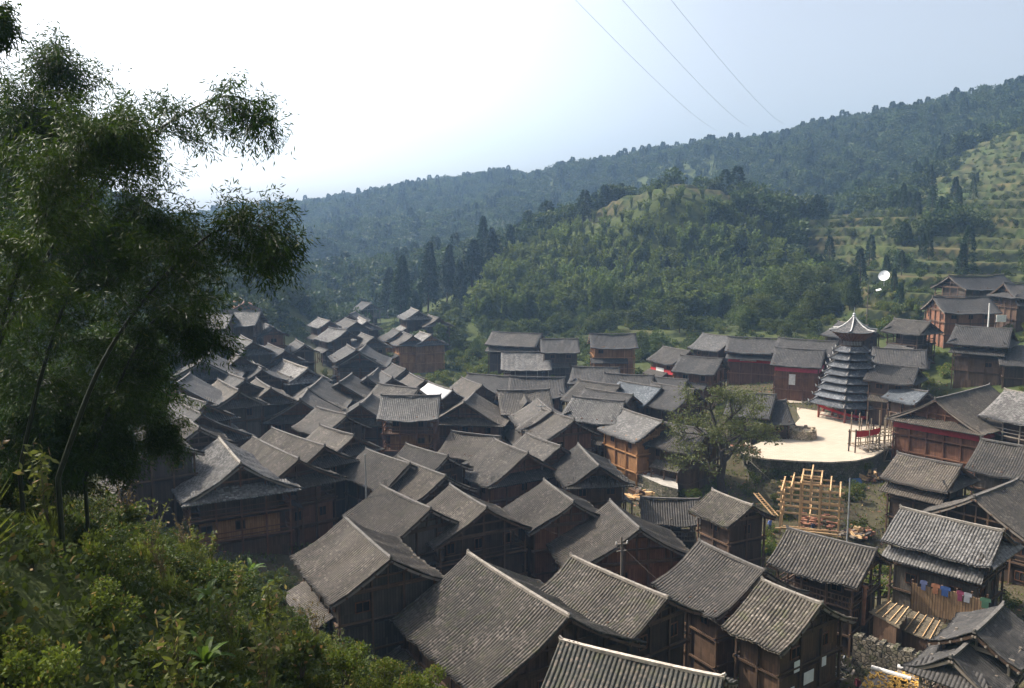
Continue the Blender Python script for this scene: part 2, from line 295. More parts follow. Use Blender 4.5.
# ---------------------------------------------------------------- terrain
CP = np.array([[0.0, -2.0, 31.8], [0.0, 3.0, 29.5], [-5.0, 5.0, 29.3], [-9.0, 9.0, 29.6], [4.0, 8.0, 24.5], [-8.0, 14.0, 28.7], [-14.0, 20.0, 28.2], [-10.5, 28.0, 22.8], [-8.0, 32.0, 17.6], [-2.0, 28.0, 16.0], [-1.0, 20.0, 19.5], [-5.5, 12.0, 26.6], [-4.5, 18.0, 22.8], [3.0, 18.0, 18.0], [3.0, 28.0, 11.5], [10.0, 10.0, 23.0], [25.0, 8.0, 25.0], [6.0, 30.0, 9.5], [14.0, 28.0, 8.0], [-14.0, 12.0, 31.0], [-22.0, 20.0, 31.0], [-25.0, 30.0, 27.0], [-40.0, 20.0, 39.0], [-15.0, 38.0, 18.5], [-20.0, 44.0, 15.0], [-12.0, 45.0, 10.5], [-15.0, 52.0, 8.5], [-20.0, 58.0, 7.5], [-30.0, 60.0, 11.0], [-29.0, 72.0, 5.5], [-45.0, 70.0, 14.0], [-42.0, 50.0, 24.0], [-62.0, 100.0, 17.0], [-6.0, 34.0, 10.0], [-5.0, 42.0, 4.0], [0.0, 40.0, 4.0], [-10.0, 60.0, 2.0], [0.0, 50.0, 2.5], [12.0, 42.0, 3.5], [22.0, 40.0, 4.0], [30.0, 45.0, 3.0], [40.0, 45.0, 4.0], [35.0, 60.0, 1.0], [55.0, 60.0, 3.0], [0.0, 80.0, 1.0], [-22.0, 90.0, 3.0], [20.0, 85.0, 0.0], [5.0, 110.0, 1.0], [10.0, 100.0, 0.5], [-10.0, 130.0, 2.0], [-36.0, 100.0, 5.0], [-40.0, 90.0, 7.0], [-38.0, 128.0, 5.0], [-42.0, 150.0, 6.0], [-55.0, 150.0, 14.0], [-60.0, 190.0, 14.0], [-52.0, 215.0, 8.0], [-75.0, 240.0, 25.0], [-44.0, 245.0, 3.0], [-30.0, 200.0, 2.5], [-20.0, 170.0, 2.0], [0.0, 150.0, 2.0], [20.0, 140.0, 2.5], [10.0, 180.0, 3.5], [0.0, 195.0, 4.0], [-28.0, 225.0, 5.0], [30.0, 165.0, 2.5], [50.0, 137.0, 4.0], [45.0, 130.0, 4.0], [36.0, 120.0, 3.5], [39.0, 108.0, 0.6], [55.0, 108.0, 1.5], [40.0, 95.0, 0.0], [38.0, 74.0, 0.0], [57.0, 92.0, 1.5], [66.0, 113.0, 4.0], [63.0, 122.0, 4.0], [68.0, 150.0, 6.0], [50.0, 165.0, 5.0], [50.0, 180.0, 4.5], [62.0, 170.0, 8.0], [77.0, 165.0, 11.0], [78.0, 145.0, 9.5], [90.0, 140.0, 13.0], [97.0, 185.0, 14.5], [110.0, 200.0, 18.5], [125.0, 190.0, 22.0], [120.0, 150.0, 22.0], [95.0, 110.0, 12.0], [85.0, 80.0, 10.0], [75.0, 60.0, 8.0], [60.0, 40.0, 10.0], [90.0, 30.0, 20.0], [-95.0, 120.0, 40.0], [-110.0, 180.0, 48.0], [-120.0, 60.0, 60.0], [-70.0, 20.0, 55.0], [-60.0, -30.0, 60.0], [0.0, -40.0, 42.0], [60.0, -30.0, 45.0], [140.0, 60.0, 45.0], [160.0, 120.0, 45.0], [104.4, 230.0, 23.2], [126.2, 280.0, 35.5], [173.2, 320.0, 46.7], [234.3, 400.0, 83.8], [121.1, 300.0, 37.1], [149.1, 250.0, 29.6], [360.3, 620.0, 138.6], [287.7, 650.0, 120.4], [198.7, 700.0, 108.2], [93.0, 750.0, 95.6], [7.4, 800.0, 88.6], [-60.7, 850.0, 85.9], [-129.6, 850.0, 66.6], [-208.6, 850.0, 53.0], [-287.5, 850.0, 48.2], [-65.2, 500.0, 17.2], [-111.6, 450.0, 2.3], [-104.9, 330.0, 14.5], [-64.3, 300.0, 1.3], [-115.8, 300.0, 28.9], [-144.9, 320.0, 42.4], [-156.4, 300.0, 44.8], [-80.0, 260.0, 10.2], [53.5, 313.0, 49.7], [68.0, 313.0, 49.3], [39.5, 311.0, 47.8], [80.2, 311.0, 47.4], [42.3, 310.0, 45.3], [50.7, 296.0, 45.1], [64.6, 297.0, 44.8], [31.1, 305.0, 37.0], [9.4, 290.0, 29.2], [-6.9, 270.0, 17.7], [-9.1, 242.0, 9.3], [-20.8, 245.0, 7.1], [13.1, 232.0, 9.0], [33.9, 225.0, 9.7], [49.2, 222.0, 9.8], [59.9, 205.0, 11.2], [89.1, 310.0, 37.0], [97.2, 290.0, 24.2], [76.5, 205.0, 14.4], [81.7, 200.0, 15.8], [65.4, 180.0, 9.9], [41.1, 275.0, 17.9], [66.7, 275.0, 17.9], [14.5, 258.0, 12.4], [75.4, 240.0, 10.6], [-33.6, 255.0, 7.6], [-46.5, 300.0, 6.2], [-35.4, 330.0, 14.3], [98.1, 450.0, 30.2], [25.0, 450.0, 30.2], [160.3, 450.0, 45.9], [201.0, 450.0, 61.2], [231.4, 450.0, 75.4], [223.4, 560.0, 86.3], [129.7, 600.0, 77.1], [-8.3, 600.0, 49.9], [200.4, 350.0, 63.8], [230.7, 480.0, 70.9], [1100.0, 700.0, 120.0], [900.0, 300.0, 120.0], [600.0, 150.0, 110.0], [450.0, 50.0, 100.0], [-400.0, 700.0, 40.0], [-500.0, 400.0, 80.0], [-400.0, 100.0, 110.0], [-300.0, -50.0, 100.0], [300.0, 1100.0, 60.0], [0.0, 1200.0, 30.0], [-400.0, 1200.0, 30.0], [700.0, 1200.0, 60.0], [300.0, -60.0, 80.0], [-150.0, 500.0, 25.0], [-200.0, 380.0, 45.0], [-300.0, 600.0, 25.0]])
def _fit(C):
    n = len(C); A = np.zeros((n + 3, n + 3)); d = np.hypot(C[:, None, 0] - C[None, :, 0], C[:, None, 1] - C[None, :, 1])
    A[:n, :n] = -d; A[:n, n] = 1; A[:n, n + 1] = C[:, 0]; A[:n, n + 2] = C[:, 1]; A[n:, :n] = A[:n, n:].T
    return np.linalg.solve(A, np.concatenate([C[:, 2], [0, 0, 0]]))
WT = _fit(CP)
def tz0(x, y):
    x = np.asarray(x, float); y = np.asarray(y, float); n = len(CP)
    out = WT[n] + WT[n + 1] * x + WT[n + 2] * y
    for i in range(n): out = out - WT[i] * np.sqrt((x - CP[i, 0])**2 + (y - CP[i, 1])**2 + 2.0)
    return out
def smooth(a, lo, hi):
    t = np.clip((a - lo) / (hi - lo), 0, 1); return t * t * (3 - 2 * t)
def vnoise(x, y, s, seed=0):
    """cheap smooth value noise"""
    x = np.asarray(x, float) / s + seed * 17.3; y = np.asarray(y, float) / s + seed * 9.7
    xi = np.floor(x); yi = np.floor(y); fx = x - xi; fy = y - yi; fx = fx * fx * (3 - 2 * fx); fy = fy * fy * (3 - 2 * fy)
    h = lambda a, b: np.modf(np.abs(np.sin(a * 127.1 + b * 311.7 + seed) * 43758.5453))[0]
    return (h(xi, yi) * (1 - fx) + h(xi + 1, yi) * fx) * (1 - fy) + (h(xi, yi + 1) * (1 - fx) + h(xi + 1, yi + 1) * fx) * fy
def terr_mask(x, y):
    x = np.asarray(x, float); y = np.asarray(y, float)
    a = smooth(x - .27 * y, 8, 28) * smooth(y, 178, 200) * (1 - smooth(y, 400, 480))
    k = (1 - smooth(np.hypot((x - 57) / 2.0, (y - 314) * 1.1), 11, 19))
    f = smooth(y, 186, 198) * (1 - smooth(y, 226, 238)) * smooth(x, -8, 4) * (1 - smooth(x, 78, 90))
    return a, k, f
def tz(x, y):
    z = tz0(x, y); a, k, f = terr_mask(x, y)
    far = smooth(np.asarray(y, float), 150, 420)
    z = z + far * (vnoise(x, y, 70, 1) - .5) * 12 + far * (vnoise(x, y, 28, 2) - .5) * 4 + smooth(np.asarray(y, float), 460, 700) * (vnoise(x, y, 120, 11) - .5) * 9 + smooth(np.asarray(y, float), 420, 600) * (vnoise(x, y, 45, 14) - .5) * 8
    zz = z + (vnoise(x, y, 38, 5) - .5) * 1.6
    def ter(z, st):
        q = z / st; fl = np.floor(q); fr = q - fl; return (fl + smooth(fr, .84, 1.0) * .95 + fr * .05) * st
    z = z + (ter(zz, 3.3) - zz) * np.minimum(1, a * 1.6); z = z + (ter(zz, 2.0) - zz) * k * .9; z = z + (ter(zz, 1.1) - zz) * f * .8
    pl = 1 - smooth(np.hypot(np.asarray(x, float) - 46, (np.asarray(y, float) - 129) * .85), 10, 15)
    pl = pl * smooth(np.asarray(y, float), 116, 123)
    z = z * (1 - pl) + 3.4 * pl
    near = 1 - smooth(np.asarray(y, float), 60, 160)
    z = z + near * (vnoise(x, y, 3.0, 7) - .5) * .7
    return z
def gz(x, y): return float(tz(x, y))
def axis(segs):
    out = []
    for a, b, st in segs: out += list(np.arange(a, b, st))
    return np.array(out + [segs[-1][1]], float)
xs = axis([(-900, -300, 40), (-300, -120, 8), (-120, 60, 1.7), (60, 250, 1.6), (250, 320, 5), (320, 1300, 35)])
ys = axis([(-100, 0, 6), (0, 240, 1.5), (240, 440, 1.9), (440, 900, 7), (900, 1500, 40)])
X, Y = np.meshgrid(xs, ys, indexing='ij'); Z = tz(X, Y)
def ground_mat():
    s = N('ground_earth_and_grass'); ob = s.n('TexCoord').outputs['Object']; at = s.n('Attribute', attribute_name='zone'); sp = s.n('SeparateXYZ'); s.l(at.outputs['Vector'], sp.inputs[0])
    n1 = s.noise(ob, .9, 6, .7); n2 = s.noise(ob, .09, 4, .6); n3 = s.noise(ob, 5., 3, .7)
    grass = s.mix(s.ramp(n1, .3, .7), (.028, .040, .012), (.072, .085, .027))
    dry = s.mix(s.ramp(n1, .35, .65), (.034, .042, .014), (.088, .076, .033))
    dirt = s.mix(s.ramp(n3, .3, .7), (.040, .032, .022), (.115, .088, .060))
    g = s.n('NewGeometry'); sz = s.n('SeparateXYZ'); s.l(g.outputs['Normal'], sz.inputs[0]); steep = s.ramp(sz.outputs[2], .93, .74)
    n4 = s.noise(ob, .28, 4, .65); n5 = s.noise(ob, .05, 3, .6)
    dry = s.mix(s.ramp(n4, .42, .62, 0, .8), dry, (.048, .066, .020)); dry = s.mix(s.ramp(n5, .5, .62, 0, .6), dry, (.12, .085, .042))
    base = s.mix(sp.outputs[1], grass, dry)
    base = s.mix(s.math('MULTIPLY', sp.outputs[2], s.ramp(n1, .25, .45, .7, 1.)), base, (.011, .015, .006))
    base = s.mix(s.math('MULTIPLY', sp.outputs[0], s.ramp(n1, .35, .6, .55, 1.)), base, dirt)
    base = s.mix(s.math('MULTIPLY', s.ramp(n2, .5, .65), s.math('MULTIPLY', sp.outputs[1], .5)), base, (.05, .075, .02))
    return s.bsdf(base, .95, n1, .7, .25, .1)
gm = grid_mesh('ground', np.stack([X, Y, Z], -1), ground_mat())
ta, tk, tf = terr_mask(X, Y)
dirt = smooth(Y, 48, 60) * (1 - smooth(Y, 165, 195)) * smooth(X, -48, -36) * (1 - smooth(X, 62, 80)) * .9
dirt = np.maximum(dirt, .6 * smooth(Y, 60, 80) * (1 - smooth(Y, 225, 245)) * smooth(X + .2 * Y, -20, -5) * (1 - smooth(X, -22, -12)))
zone = np.zeros((X.size, 3), 'f4'); zone[:, 0] = np.clip(dirt, 0, 1).reshape(-1); zq = (tz0(X, Y) + smooth(Y, 150, 420) * ((vnoise(X, Y, 70, 1) - .5) * 12 + (vnoise(X, Y, 28, 2) - .5) * 4) + (vnoise(X, Y, 38, 5) - .5) * 1.6)
zone[:, 2] = ((smooth(np.modf(zq / 3.3)[0], .72, .83) * (ta > .25)) + (smooth(np.modf(zq / 2.0)[0], .70, .85) * (tk > .3)) + (smooth(np.modf(zq / 1.1)[0], .7, .82) * (tf > .4))).clip(0, 1).reshape(-1)
zone[:, 1] = np.clip(np.maximum(np.maximum(ta, tk), tf * .45), 0, 1).reshape(-1)
za = gm.attributes.new('zone', 'FLOAT_VECTOR', 'POINT'); za.data.foreach_set('vector', zone.reshape(-1))
tag(link('ground', gm), kind='structure', label='grassy and earthy valley floor with terraced slopes')
# ---------------------------------------------------------------- haze
hb = MB(); hb.box(-950, 1350, -120, 1550, -40, 195)
hz = N('haze_air'); pv = hz.n('VolumePrincipled'); pv.inputs['Color'].default_value = (.42, .66, 1.0, 1); pv.inputs['Density'].default_value = .00030; pv.inputs['Anisotropy'].default_value = .35
hz.l(pv.outputs[0], hz.out.inputs['Volume'])
tag(hb.build('haze', hz.m), kind='stuff', label='pale blue haze filling the valley air')

# ---------------------------------------------------------------- houses
HOUSES = [
 (-11.27, 63.61, 2.1, -1.057, 10.3, 4.63, 8.6, 'dark timber house with steep brown roof and sunlit plank side above the foreground bushes', {'st': 'plain', 'rc': 'brown', 'sk': ''}),
 (0.16, 57.05, 1.24, -1.0, 13.0, 6.6, 8.6, 'timber house under the largest nearby roof, mossy tile ribs and pale streak near its peak', {'st': 'plain', 'rc': 'moss', 'sk': ''}),
 (7.75, 60.57, 0.24, -0.898, 10.0, 3.9, 8.6, 'house with finely ribbed grey brown roof just behind the largest mossy roof', {'st': 'plain', 'rc': 'moss', 'sk': ''}),
 (17.54, 65.78, -0.21, -1.054, 7.4, 5.01, 8.6, 'house with square grey speckled roof beside the poster covered house', {'st': 'plain', 'rc': 'grey', 'sk': ''}),
 (19.63, 57.33, 0.41, -0.949, 5.0, 4.32, 8.6, 'small timber house with white paper posters pasted on its gable wall', {'st': 'poster', 'rc': 'moss', 'sk': ''}),
 (26.96, 69.56, -0.21, -0.747, 7.7, 3.9, 8.6, 'long brown roofed house in front of the bare timber frame', {'st': 'gallery', 'rc': 'grey', 'sk': ''}),
 (39.2, 73.79, 0.1, -0.824, 8.8, 3.9, 8.6, 'long house with whitened roof patches and laundry on its fenced gallery', {'st': 'gallery', 'rc': 'light', 'sk': 'n', 't': 1}),
 (46.73, 93.31, 0.34, -0.881, 7.2, 3.9, 8.6, 'rusty brown roofed house with lower porch roof below the scaffold platform', {'st': 'plain', 'rc': 'brown', 'sk': 'n', 't': 1}),
 (57.35, 95.13, 1.6, -0.815, 7.2, 4.76, 8.6, 'grey roofed house at the frame edge beside the green bank', {'st': 'plain', 'rc': 'grey', 'sk': 'n', 'gd': 0}),
 (48.92, 83.55, 0.58, -2.48, 10.0, 6.5, 8, 'large house with open truss gable and a long sweeping roof edge', {'st': 'gallery', 'rc': 'grey', 'sk': ''}),
 (68.82, 110.55, 4.48, -1.081, 8.2, 5.49, 8.6, 'house with pale weathered roof over open pole and rail galleries', {'st': 'frame', 'rc': 'light', 'sk': 'n'}),
 (32.79, 55.78, 1.26, -2.365, 6.1, 2.9, 6.5, 'upper roofed gate hall with small stepped eaves near the picture corner', {'st': 'frame', 'rc': 'dark', 'sk': ''}),
 (30.14, 53.79, 1.32, -2.383, 5.0, 2.9, 5.5, 'lower roofed gate hall with curved eaves beside the drying corn racks', {'st': 'frame', 'rc': 'dark', 'sk': 'n'}),
 (-27.87, 82.12, 4.22, -1.074, 11.5, 5.47, 8.6, 'house with pale silvery roof and timber gallery right above the banana plants', {'st': 'gallerywarm', 'rc': 'light', 'sk': 'b'}),
 (-24.64, 86.54, 3.38, -0.899, 11.7, 5.02, 8.6, 'long dark gabled house just behind the pale silvery roofed house', {'st': 'gallery', 'rc': 'brown', 'sk': 'b'}),
 (-23.83, 92.63, 3.06, -0.814, 11.6, 3.9, 8.6, 'house with low brown roof, second behind the pale silvery roofed house', {'st': 'plain', 'rc': 'brown', 'sk': 'n'}),
 (-20.77, 98.92, 2.36, -0.796, 7.3, 3.9, 8.6, 'house with twin stepped brown ridges, third behind the pale silvery roofed house', {'st': 'plain', 'rc': 'brown', 'sk': 'n'}),
 (-13.4, 89.38, 1.68, -0.836, 8.4, 3.9, 8.6, 'house with flat brown roof standing beside the leaning wooden pole', {'st': 'plain', 'rc': 'brown', 'sk': 'n'}),
 (-9.93, 76.29, 1.35, -0.912, 9.1, 4.05, 8.6, 'broad brown roofed house directly behind the steep brown roof by the bushes', {'st': 'plain', 'rc': 'brown', 'sk': ''}),
 (-4.16, 77.67, 0.96, -1.074, 8.0, 5.2, 8.6, 'house with curling right eave and dark open gable between two broad brown roofs', {'st': 'gallery', 'rc': 'brown', 'sk': ''}),
 (-0.18, 97.67, 0.74, -1.03, 7.8, 5.56, 8.6, 'grand house with wide pyramid like grey roof and skirted gable in the village middle', {'st': 'plain', 'rc': 'grey', 'sk': 'b'}),
 (4.53, 80.87, 0.51, -1.231, 7.6, 4.6, 8.6, 'house with patched pale spots on its brown roof below the grand skirted house', {'st': 'plain', 'rc': 'brown', 'sk': ''}),
 (10.26, 75.39, -0.05, -1.355, 8.0, 6.4, 8.6, 'broad roofed house with a bare wooden pole standing at its gable', {'st': 'plain', 'rc': 'brown', 'sk': ''}),
 (8.68, 95.03, 0.39, -1.415, 9.9, 3.9, 8.6, 'cross gabled house with a small inset front gable near the stream bank', {'st': 'plain', 'rc': 'grey', 'sk': 'n'}),
 (3.75, 101.11, 0.68, -1.025, 7.7, 3.9, 8.6, 'house wedged between the grand skirted house and the cross gabled house', {'st': 'plain', 'rc': 'grey', 'sk': ''}),
 (-4.74, 109.02, 1.12, -0.447, 7.4, 3.89, 7, 'low brown roofed house in front of the facing house on stilts', {'st': 'plain', 'rc': 'brown', 'sk': ''}),
 (-9.86, 96.0, 1.29, -0.796, 7.7, 3.9, 8, 'low brown roofed house left of the grand skirted house', {'st': 'plain', 'rc': 'brown', 'sk': ''}),
 (-9.5, 86.76, 1.32, -0.903, 9.3, 3.9, 8.6, 'house with plain brown roof in front of the grand skirted house', {'st': 'plain', 'rc': 'brown', 'sk': ''}),
 (22.81, 85.75, -0.12, -1.075, 6, 3.29, 7, 'house with straw coloured roof at the foot of the big spreading tree', {'st': 'plain', 'rc': 'moss', 'sk': ''}),
 (17.41, 91.16, 0.09, -0.11, 6.5, 3.2, 5, 'long low covered walkway roof crossing behind the broad roofed house with a pole', {'st': 'frame', 'rc': 'grey', 'sk': ''}),
 (-28.97, 117.09, 3.33, -1.465, 8.3, 5.6, 8.6, 'dark house with skirted gable front, nearer of the two stepped gables by the yellow rubble', {'st': 'plain', 'rc': 'grey', 'sk': 'n'}),
 (-29.42, 125.81, 3.29, -1.544, 10.3, 5.2, 8.6, 'dark gabled house, farther of the two stepped gables by the yellow rubble', {'st': 'plain', 'rc': 'grey', 'sk': 'n'}),
 (-20.69, 119.1, 2.23, -1.61, 8.2, 5.2, 8.6, 'gable fronted house beside the facing house on stilts', {'st': 'plain', 'rc': 'grey', 'sk': 'n'}),
 (-26.33, 133.32, 2.84, -1.619, 8.5, 5, 8.6, 'gable fronted house with upswept eaves behind the stepped gables', {'st': 'plain', 'rc': 'grey', 'sk': 'n'}),
 (-23.21, 140.38, 2.49, -1.606, 9.3, 4.8, 8.6, 'small gable fronted house behind the facing house on stilts', {'st': 'plain', 'rc': 'grey', 'sk': 'n'}),
 (-29.16, 165.08, 3.39, -1.529, 10.3, 5.2, 8.6, 'house with fresh orange timber galleries under a dark gable roof', {'st': 'gallerywarm', 'rc': 'dark', 'sk': 'n'}),
 (-37.77, 111.91, 5.52, -0.984, 10.0, 3.9, 8.6, 'house with square brown roof, nearest the bamboo in the upper left rows', {'st': 'plain', 'rc': 'brown', 'sk': 'n'}),
 (-34.96, 118.25, 4.61, -1.069, 9.2, 3.9, 8.6, 'house with brown lean roof beside the square brown roof in the upper left rows', {'st': 'plain', 'rc': 'brown', 'sk': 'n'}),
 (-43.11, 130.97, 7.15, -1.031, 9.2, 3.9, 8.6, 'house with smooth light brown roof in the upper left rows', {'st': 'plain', 'rc': 'grey', 'sk': 'n'}),
 (-35.3, 137.29, 4.48, -0.98, 11.7, 3.9, 8.6, 'house with bright silvery roof among the upper left rows', {'st': 'gallery', 'rc': 'light', 'sk': 'n'}),
 (-36.38, 134.63, 4.77, -1.017, 6.9, 2.9, 7, 'small dark house tucked below the bright silvery roof', {'st': 'plain', 'rc': 'grey', 'sk': ''}),
 (-41.05, 147.28, 5.94, -1.036, 10.8, 3.9, 8.6, 'dark roofed house behind the bright silvery roof', {'st': 'plain', 'rc': 'dark', 'sk': 'n'}),
 (-44.89, 143.4, 7.9, -1.068, 9.6, 3.9, 8.6, 'small house with short whitish roof high in the upper left rows', {'st': 'plain', 'rc': 'lightgrey', 'sk': 'n'}),
 (-48.37, 136.53, 9.72, -1.326, 11.6, 5, 8.6, 'gable fronted dark house at the upper end of the left rows', {'st': 'plain', 'rc': 'dark', 'sk': 'n'}),
 (-44.51, 123.34, 7.85, -1.36, 8.5, 5, 8.6, 'gable fronted house close behind the bamboo fronds', {'st': 'plain', 'rc': 'dark', 'sk': 'n'}),
 (-38.9, 117.95, 5.79, -0.925, 8.5, 3.9, 8.6, 'low dark roofed house between the square brown roof and the smooth light brown roof', {'st': 'plain', 'rc': 'dark', 'sk': ''}),
 (-38.31, 100.84, 5.78, -0.814, 7.8, 3.9, 8.6, 'dim roofed house in the shade behind the bamboo fronds', {'st': 'plain', 'rc': 'dark', 'sk': 'n'}),
 (-36.84, 96.24, 5.51, -0.921, 7.8, 6, 8.6, 'dark house with thin sweeping gable edges behind the pale silvery roofed house', {'st': 'plain', 'rc': 'dark', 'sk': 'n'}),
 (-34.5, 89.99, 5.32, -0.989, 7.2, 3.9, 8.6, 'house with worn brown sagging roof half lost behind the silvery roof', {'st': 'plain', 'rc': 'brown', 'sk': ''}),
 (-34.92, 80.82, 6.53, -0.882, 7.2, 3.9, 8.6, 'shaded house with bluish roof peeping out below the bamboo', {'st': 'plain', 'rc': 'grey', 'sk': ''}),
 (-50.75, 160.17, 11.15, 0.0, 7.2, 4.4, 8.6, 'hillside hall with light grey roof above the upper left rows', {'st': 'plain', 'rc': 'lightgrey', 'sk': ''}),
 (-53.57, 154.41, 12.89, 0.0, 6, 4.4, 7, 'hillside hall with pale roof partly veiled by bamboo fronds', {'st': 'plain', 'rc': 'lightgrey', 'sk': ''}),
 (-47.71, 165.82, 9.52, -1.112, 12.5, 2.9, 7, 'small dark house on the slope below the hillside hall', {'st': 'plain', 'rc': 'dark', 'sk': ''}),
 (-59.22, 186.78, 13.93, -1.161, 15.9, 2.9, 6, 'tiny house with reddish new roof, topmost on the left hillside', {'st': 'warm', 'rc': 'red', 'sk': ''}),
 (-41.65, 166.62, 6.96, -1.13, 8.7, 2.9, 6, 'tiny shelter beside the piled orange construction timber', {'st': 'plain', 'rc': 'dark', 'sk': ''}),
 (-42.09, 107.78, 7.1, -1.424, 7.7, 5, 8.6, 'shaded gabled house deep behind the bamboo stems', {'st': 'plain', 'rc': 'dark', 'sk': 'n'}),
 (-39.08, 129.22, 5.47, -1.117, 8.9, 3.9, 8.6, 'plain dark roofed house between the silvery roof and the smooth light brown roof', {'st': 'plain', 'rc': 'dark', 'sk': ''}),
 (-23.57, 109.25, 2.54, -0.784, 7.2, 3.9, 8.6, 'low brown house behind the twin stepped brown ridges', {'st': 'plain', 'rc': 'brown', 'sk': ''}),
 (-24.31, 92.7, 3.13, -0.712, 6.8, 2.9, 7, 'low brown roof squeezed between two long dark gables', {'st': 'plain', 'rc': 'brown', 'sk': ''}),
 (-45.76, 206.64, 6.54, -1.021, 8.7, 2.9, 7, 'far small house with bright metal roof, first of the upstream cluster', {'st': 'plain', 'rc': 'light', 'sk': ''}),
 (-37.51, 182.8, 5.24, -0.801, 7.2, 3.9, 8.6, 'far tall house with bright roof below the upstream cluster', {'st': 'gallery', 'rc': 'lightgrey', 'sk': ''}),
 (-39.32, 207.26, 4.76, -1.12, 10.9, 3.9, 8.6, 'far house in the middle of the upstream cluster', {'st': 'plain', 'rc': 'grey', 'sk': 'n'}),
 (-41.12, 219.26, 5.37, -1.613, 7.2, 4, 8.6, 'far little gable house, backmost in the upstream cluster', {'st': 'plain', 'rc': 'dark', 'sk': 'n'}),
 (-37.25, 212.24, 4.52, -1.217, 10.9, 3.9, 8.6, 'far house with white edged roof beside the backmost upstream house', {'st': 'plain', 'rc': 'light', 'sk': 'n'}),
 (-31.39, 183.87, 3.72, -1.129, 10.2, 3.9, 8.6, 'far brown roofed house below the white edged upstream house', {'st': 'plain', 'rc': 'grey', 'sk': 'n'}),
 (-31.06, 163.63, 3.77, -1.171, 8.0, 3.9, 8.6, 'small dark roofed house right behind the fresh orange galleries', {'st': 'plain', 'rc': 'dark', 'sk': ''}),
 (-46.58, 272.56, 6.48, -0.85, 6, 4.4, 6, 'tiny dark pavilion alone at the forest edge upstream', {'st': 'frame', 'rc': 'dark', 'sk': ''}),
 (-25.28, 221.57, 4.68, -1.239, 9.5, 3.9, 10, 'tall narrow house with lit roof, highest of the terrace edge houses', {'st': 'plain', 'rc': 'light', 'sk': 'n'}),
 (-20.24, 218.8, 4.52, -1.156, 8.9, 3.9, 8.6, 'house with pale brown stacked roofs beside the tall narrow house', {'st': 'plain', 'rc': 'brown', 'sk': 'n', 't': 1}),
 (-27.61, 202.65, 2.7, -1.195, 7.2, 3.9, 8.6, 'orange walled house, upstream one of three joined along the pale path', {'st': 'warm', 'rc': 'grey', 'sk': 'n'}),
 (-24.2, 197.04, 2.51, -1.182, 8.7, 3.9, 8.6, 'orange walled house, middle one of three joined along the pale path', {'st': 'warm', 'rc': 'grey', 'sk': 'n'}),
 (-20.15, 197.29, 2.6, -1.09, 7.2, 4.26, 8.6, 'orange walled house, largest and nearest of three joined along the pale path', {'st': 'warm', 'rc': 'light', 'sk': 'n'}),
 (1.07, 189.67, 3.59, -0.379, 12.1, 4.37, 8.6, 'long two tier roofed hall standing below the bamboo knoll', {'st': 'plain', 'rc': 'grey', 'sk': '', 't': 1}),
 (2.96, 178.62, 2.91, 0.0, 10.6, 5.44, 6.5, 'long shed with plain light grey roof in front of the two tier hall', {'st': 'frame', 'rc': 'lightgrey', 'sk': ''}),
 (10.08, 179.77, 3.44, 0.0, 8.2, 4.37, 8.6, 'small dark walled house beside the two tier roofed hall', {'st': 'plain', 'rc': 'dark', 'sk': ''}),
 (21.1, 177.97, 3.32, 0.0, 9.8, 4.37, 10, 'tall red brown plank house with three storeys standing alone by the terraces', {'st': 'warm', 'rc': 'dark', 'sk': ''}),
 (-20.01, 149.24, 2.18, -1.095, 7.2, 3.9, 8.6, 'house with small grey roof behind the white roofed house', {'st': 'plain', 'rc': 'grey', 'sk': 'n'}),
 (-20.79, 139.97, 2.29, -1.176, 7.2, 3.9, 8.6, 'small dark house beside the small grey roof near the pyramid roof', {'st': 'plain', 'rc': 'dark', 'sk': ''}),
 (-15.69, 139.0, 2.03, -1.154, 8.2, 4.37, 8.6, 'house with brown gable roof right behind the white roofed house', {'st': 'plain', 'rc': 'brown', 'sk': ''}),
 (-11.14, 130.81, 1.98, -1.021, 8.2, 4.37, 8.6, 'house with brilliant white roof beside the facing house on stilts', {'st': 'plain', 'rc': 'white', 'sk': ''}),
 (-17.62, 129.96, 2.13, -0.575, 8.2, 4.37, 8.6, 'small pyramid roofed house right behind the facing house on stilts', {'st': 'plain', 'rc': 'grey', 'sk': 'n'}),
 (-13.79, 114.65, 1.66, 0.0, 8.2, 4.37, 10.5, 'tall house on stilts facing the viewer, orange lit gallery under a grey roof', {'st': 'gallerywarm', 'rc': 'lightgrey', 'sk': ''}),
 (-6.48, 135.68, 1.85, -1.105, 8.2, 5.88, 8.6, 'house with long brown lean roof rising behind the gable fronted skirted house', {'st': 'plain', 'rc': 'brown', 'sk': 'n'}),
 (-6.24, 123.71, 1.62, -1.71, 8.2, 5.82, 8.6, 'gable fronted house with pale skirt roof beside the house on stilts', {'st': 'plain', 'rc': 'brown', 'sk': 'n'}),
 (-3.58, 142.07, 1.85, -0.408, 8.9, 4.37, 8.6, 'long low roofed house, first of two end to end behind the dormer house', {'st': 'plain', 'rc': 'dark', 'sk': ''}),
 (4.22, 139.77, 1.89, -0.123, 9.3, 4.37, 8.6, 'long low roofed house, second of two end to end behind the dormer house', {'st': 'plain', 'rc': 'dark', 'sk': 'n'}),
 (1.78, 129.07, 1.67, 0.14, 8.2, 4.93, 8.6, 'house with a tiny dormer gable set in its broad grey roof', {'st': 'plain', 'rc': 'grey', 'sk': '', 'dormer': 1}),
 (4.59, 119.22, 1.34, -1.376, 9.2, 4.37, 8.6, 'small house with plain roof between the dormer house and the narrow lane', {'st': 'plain', 'rc': 'grey', 'sk': 'n'}),
 (0.52, 127.3, 1.62, -0.369, 6.8, 4.93, 5.5, 'little flat looking shed beside the bushy lane tree', {'st': 'plain', 'rc': 'moss', 'sk': ''}),
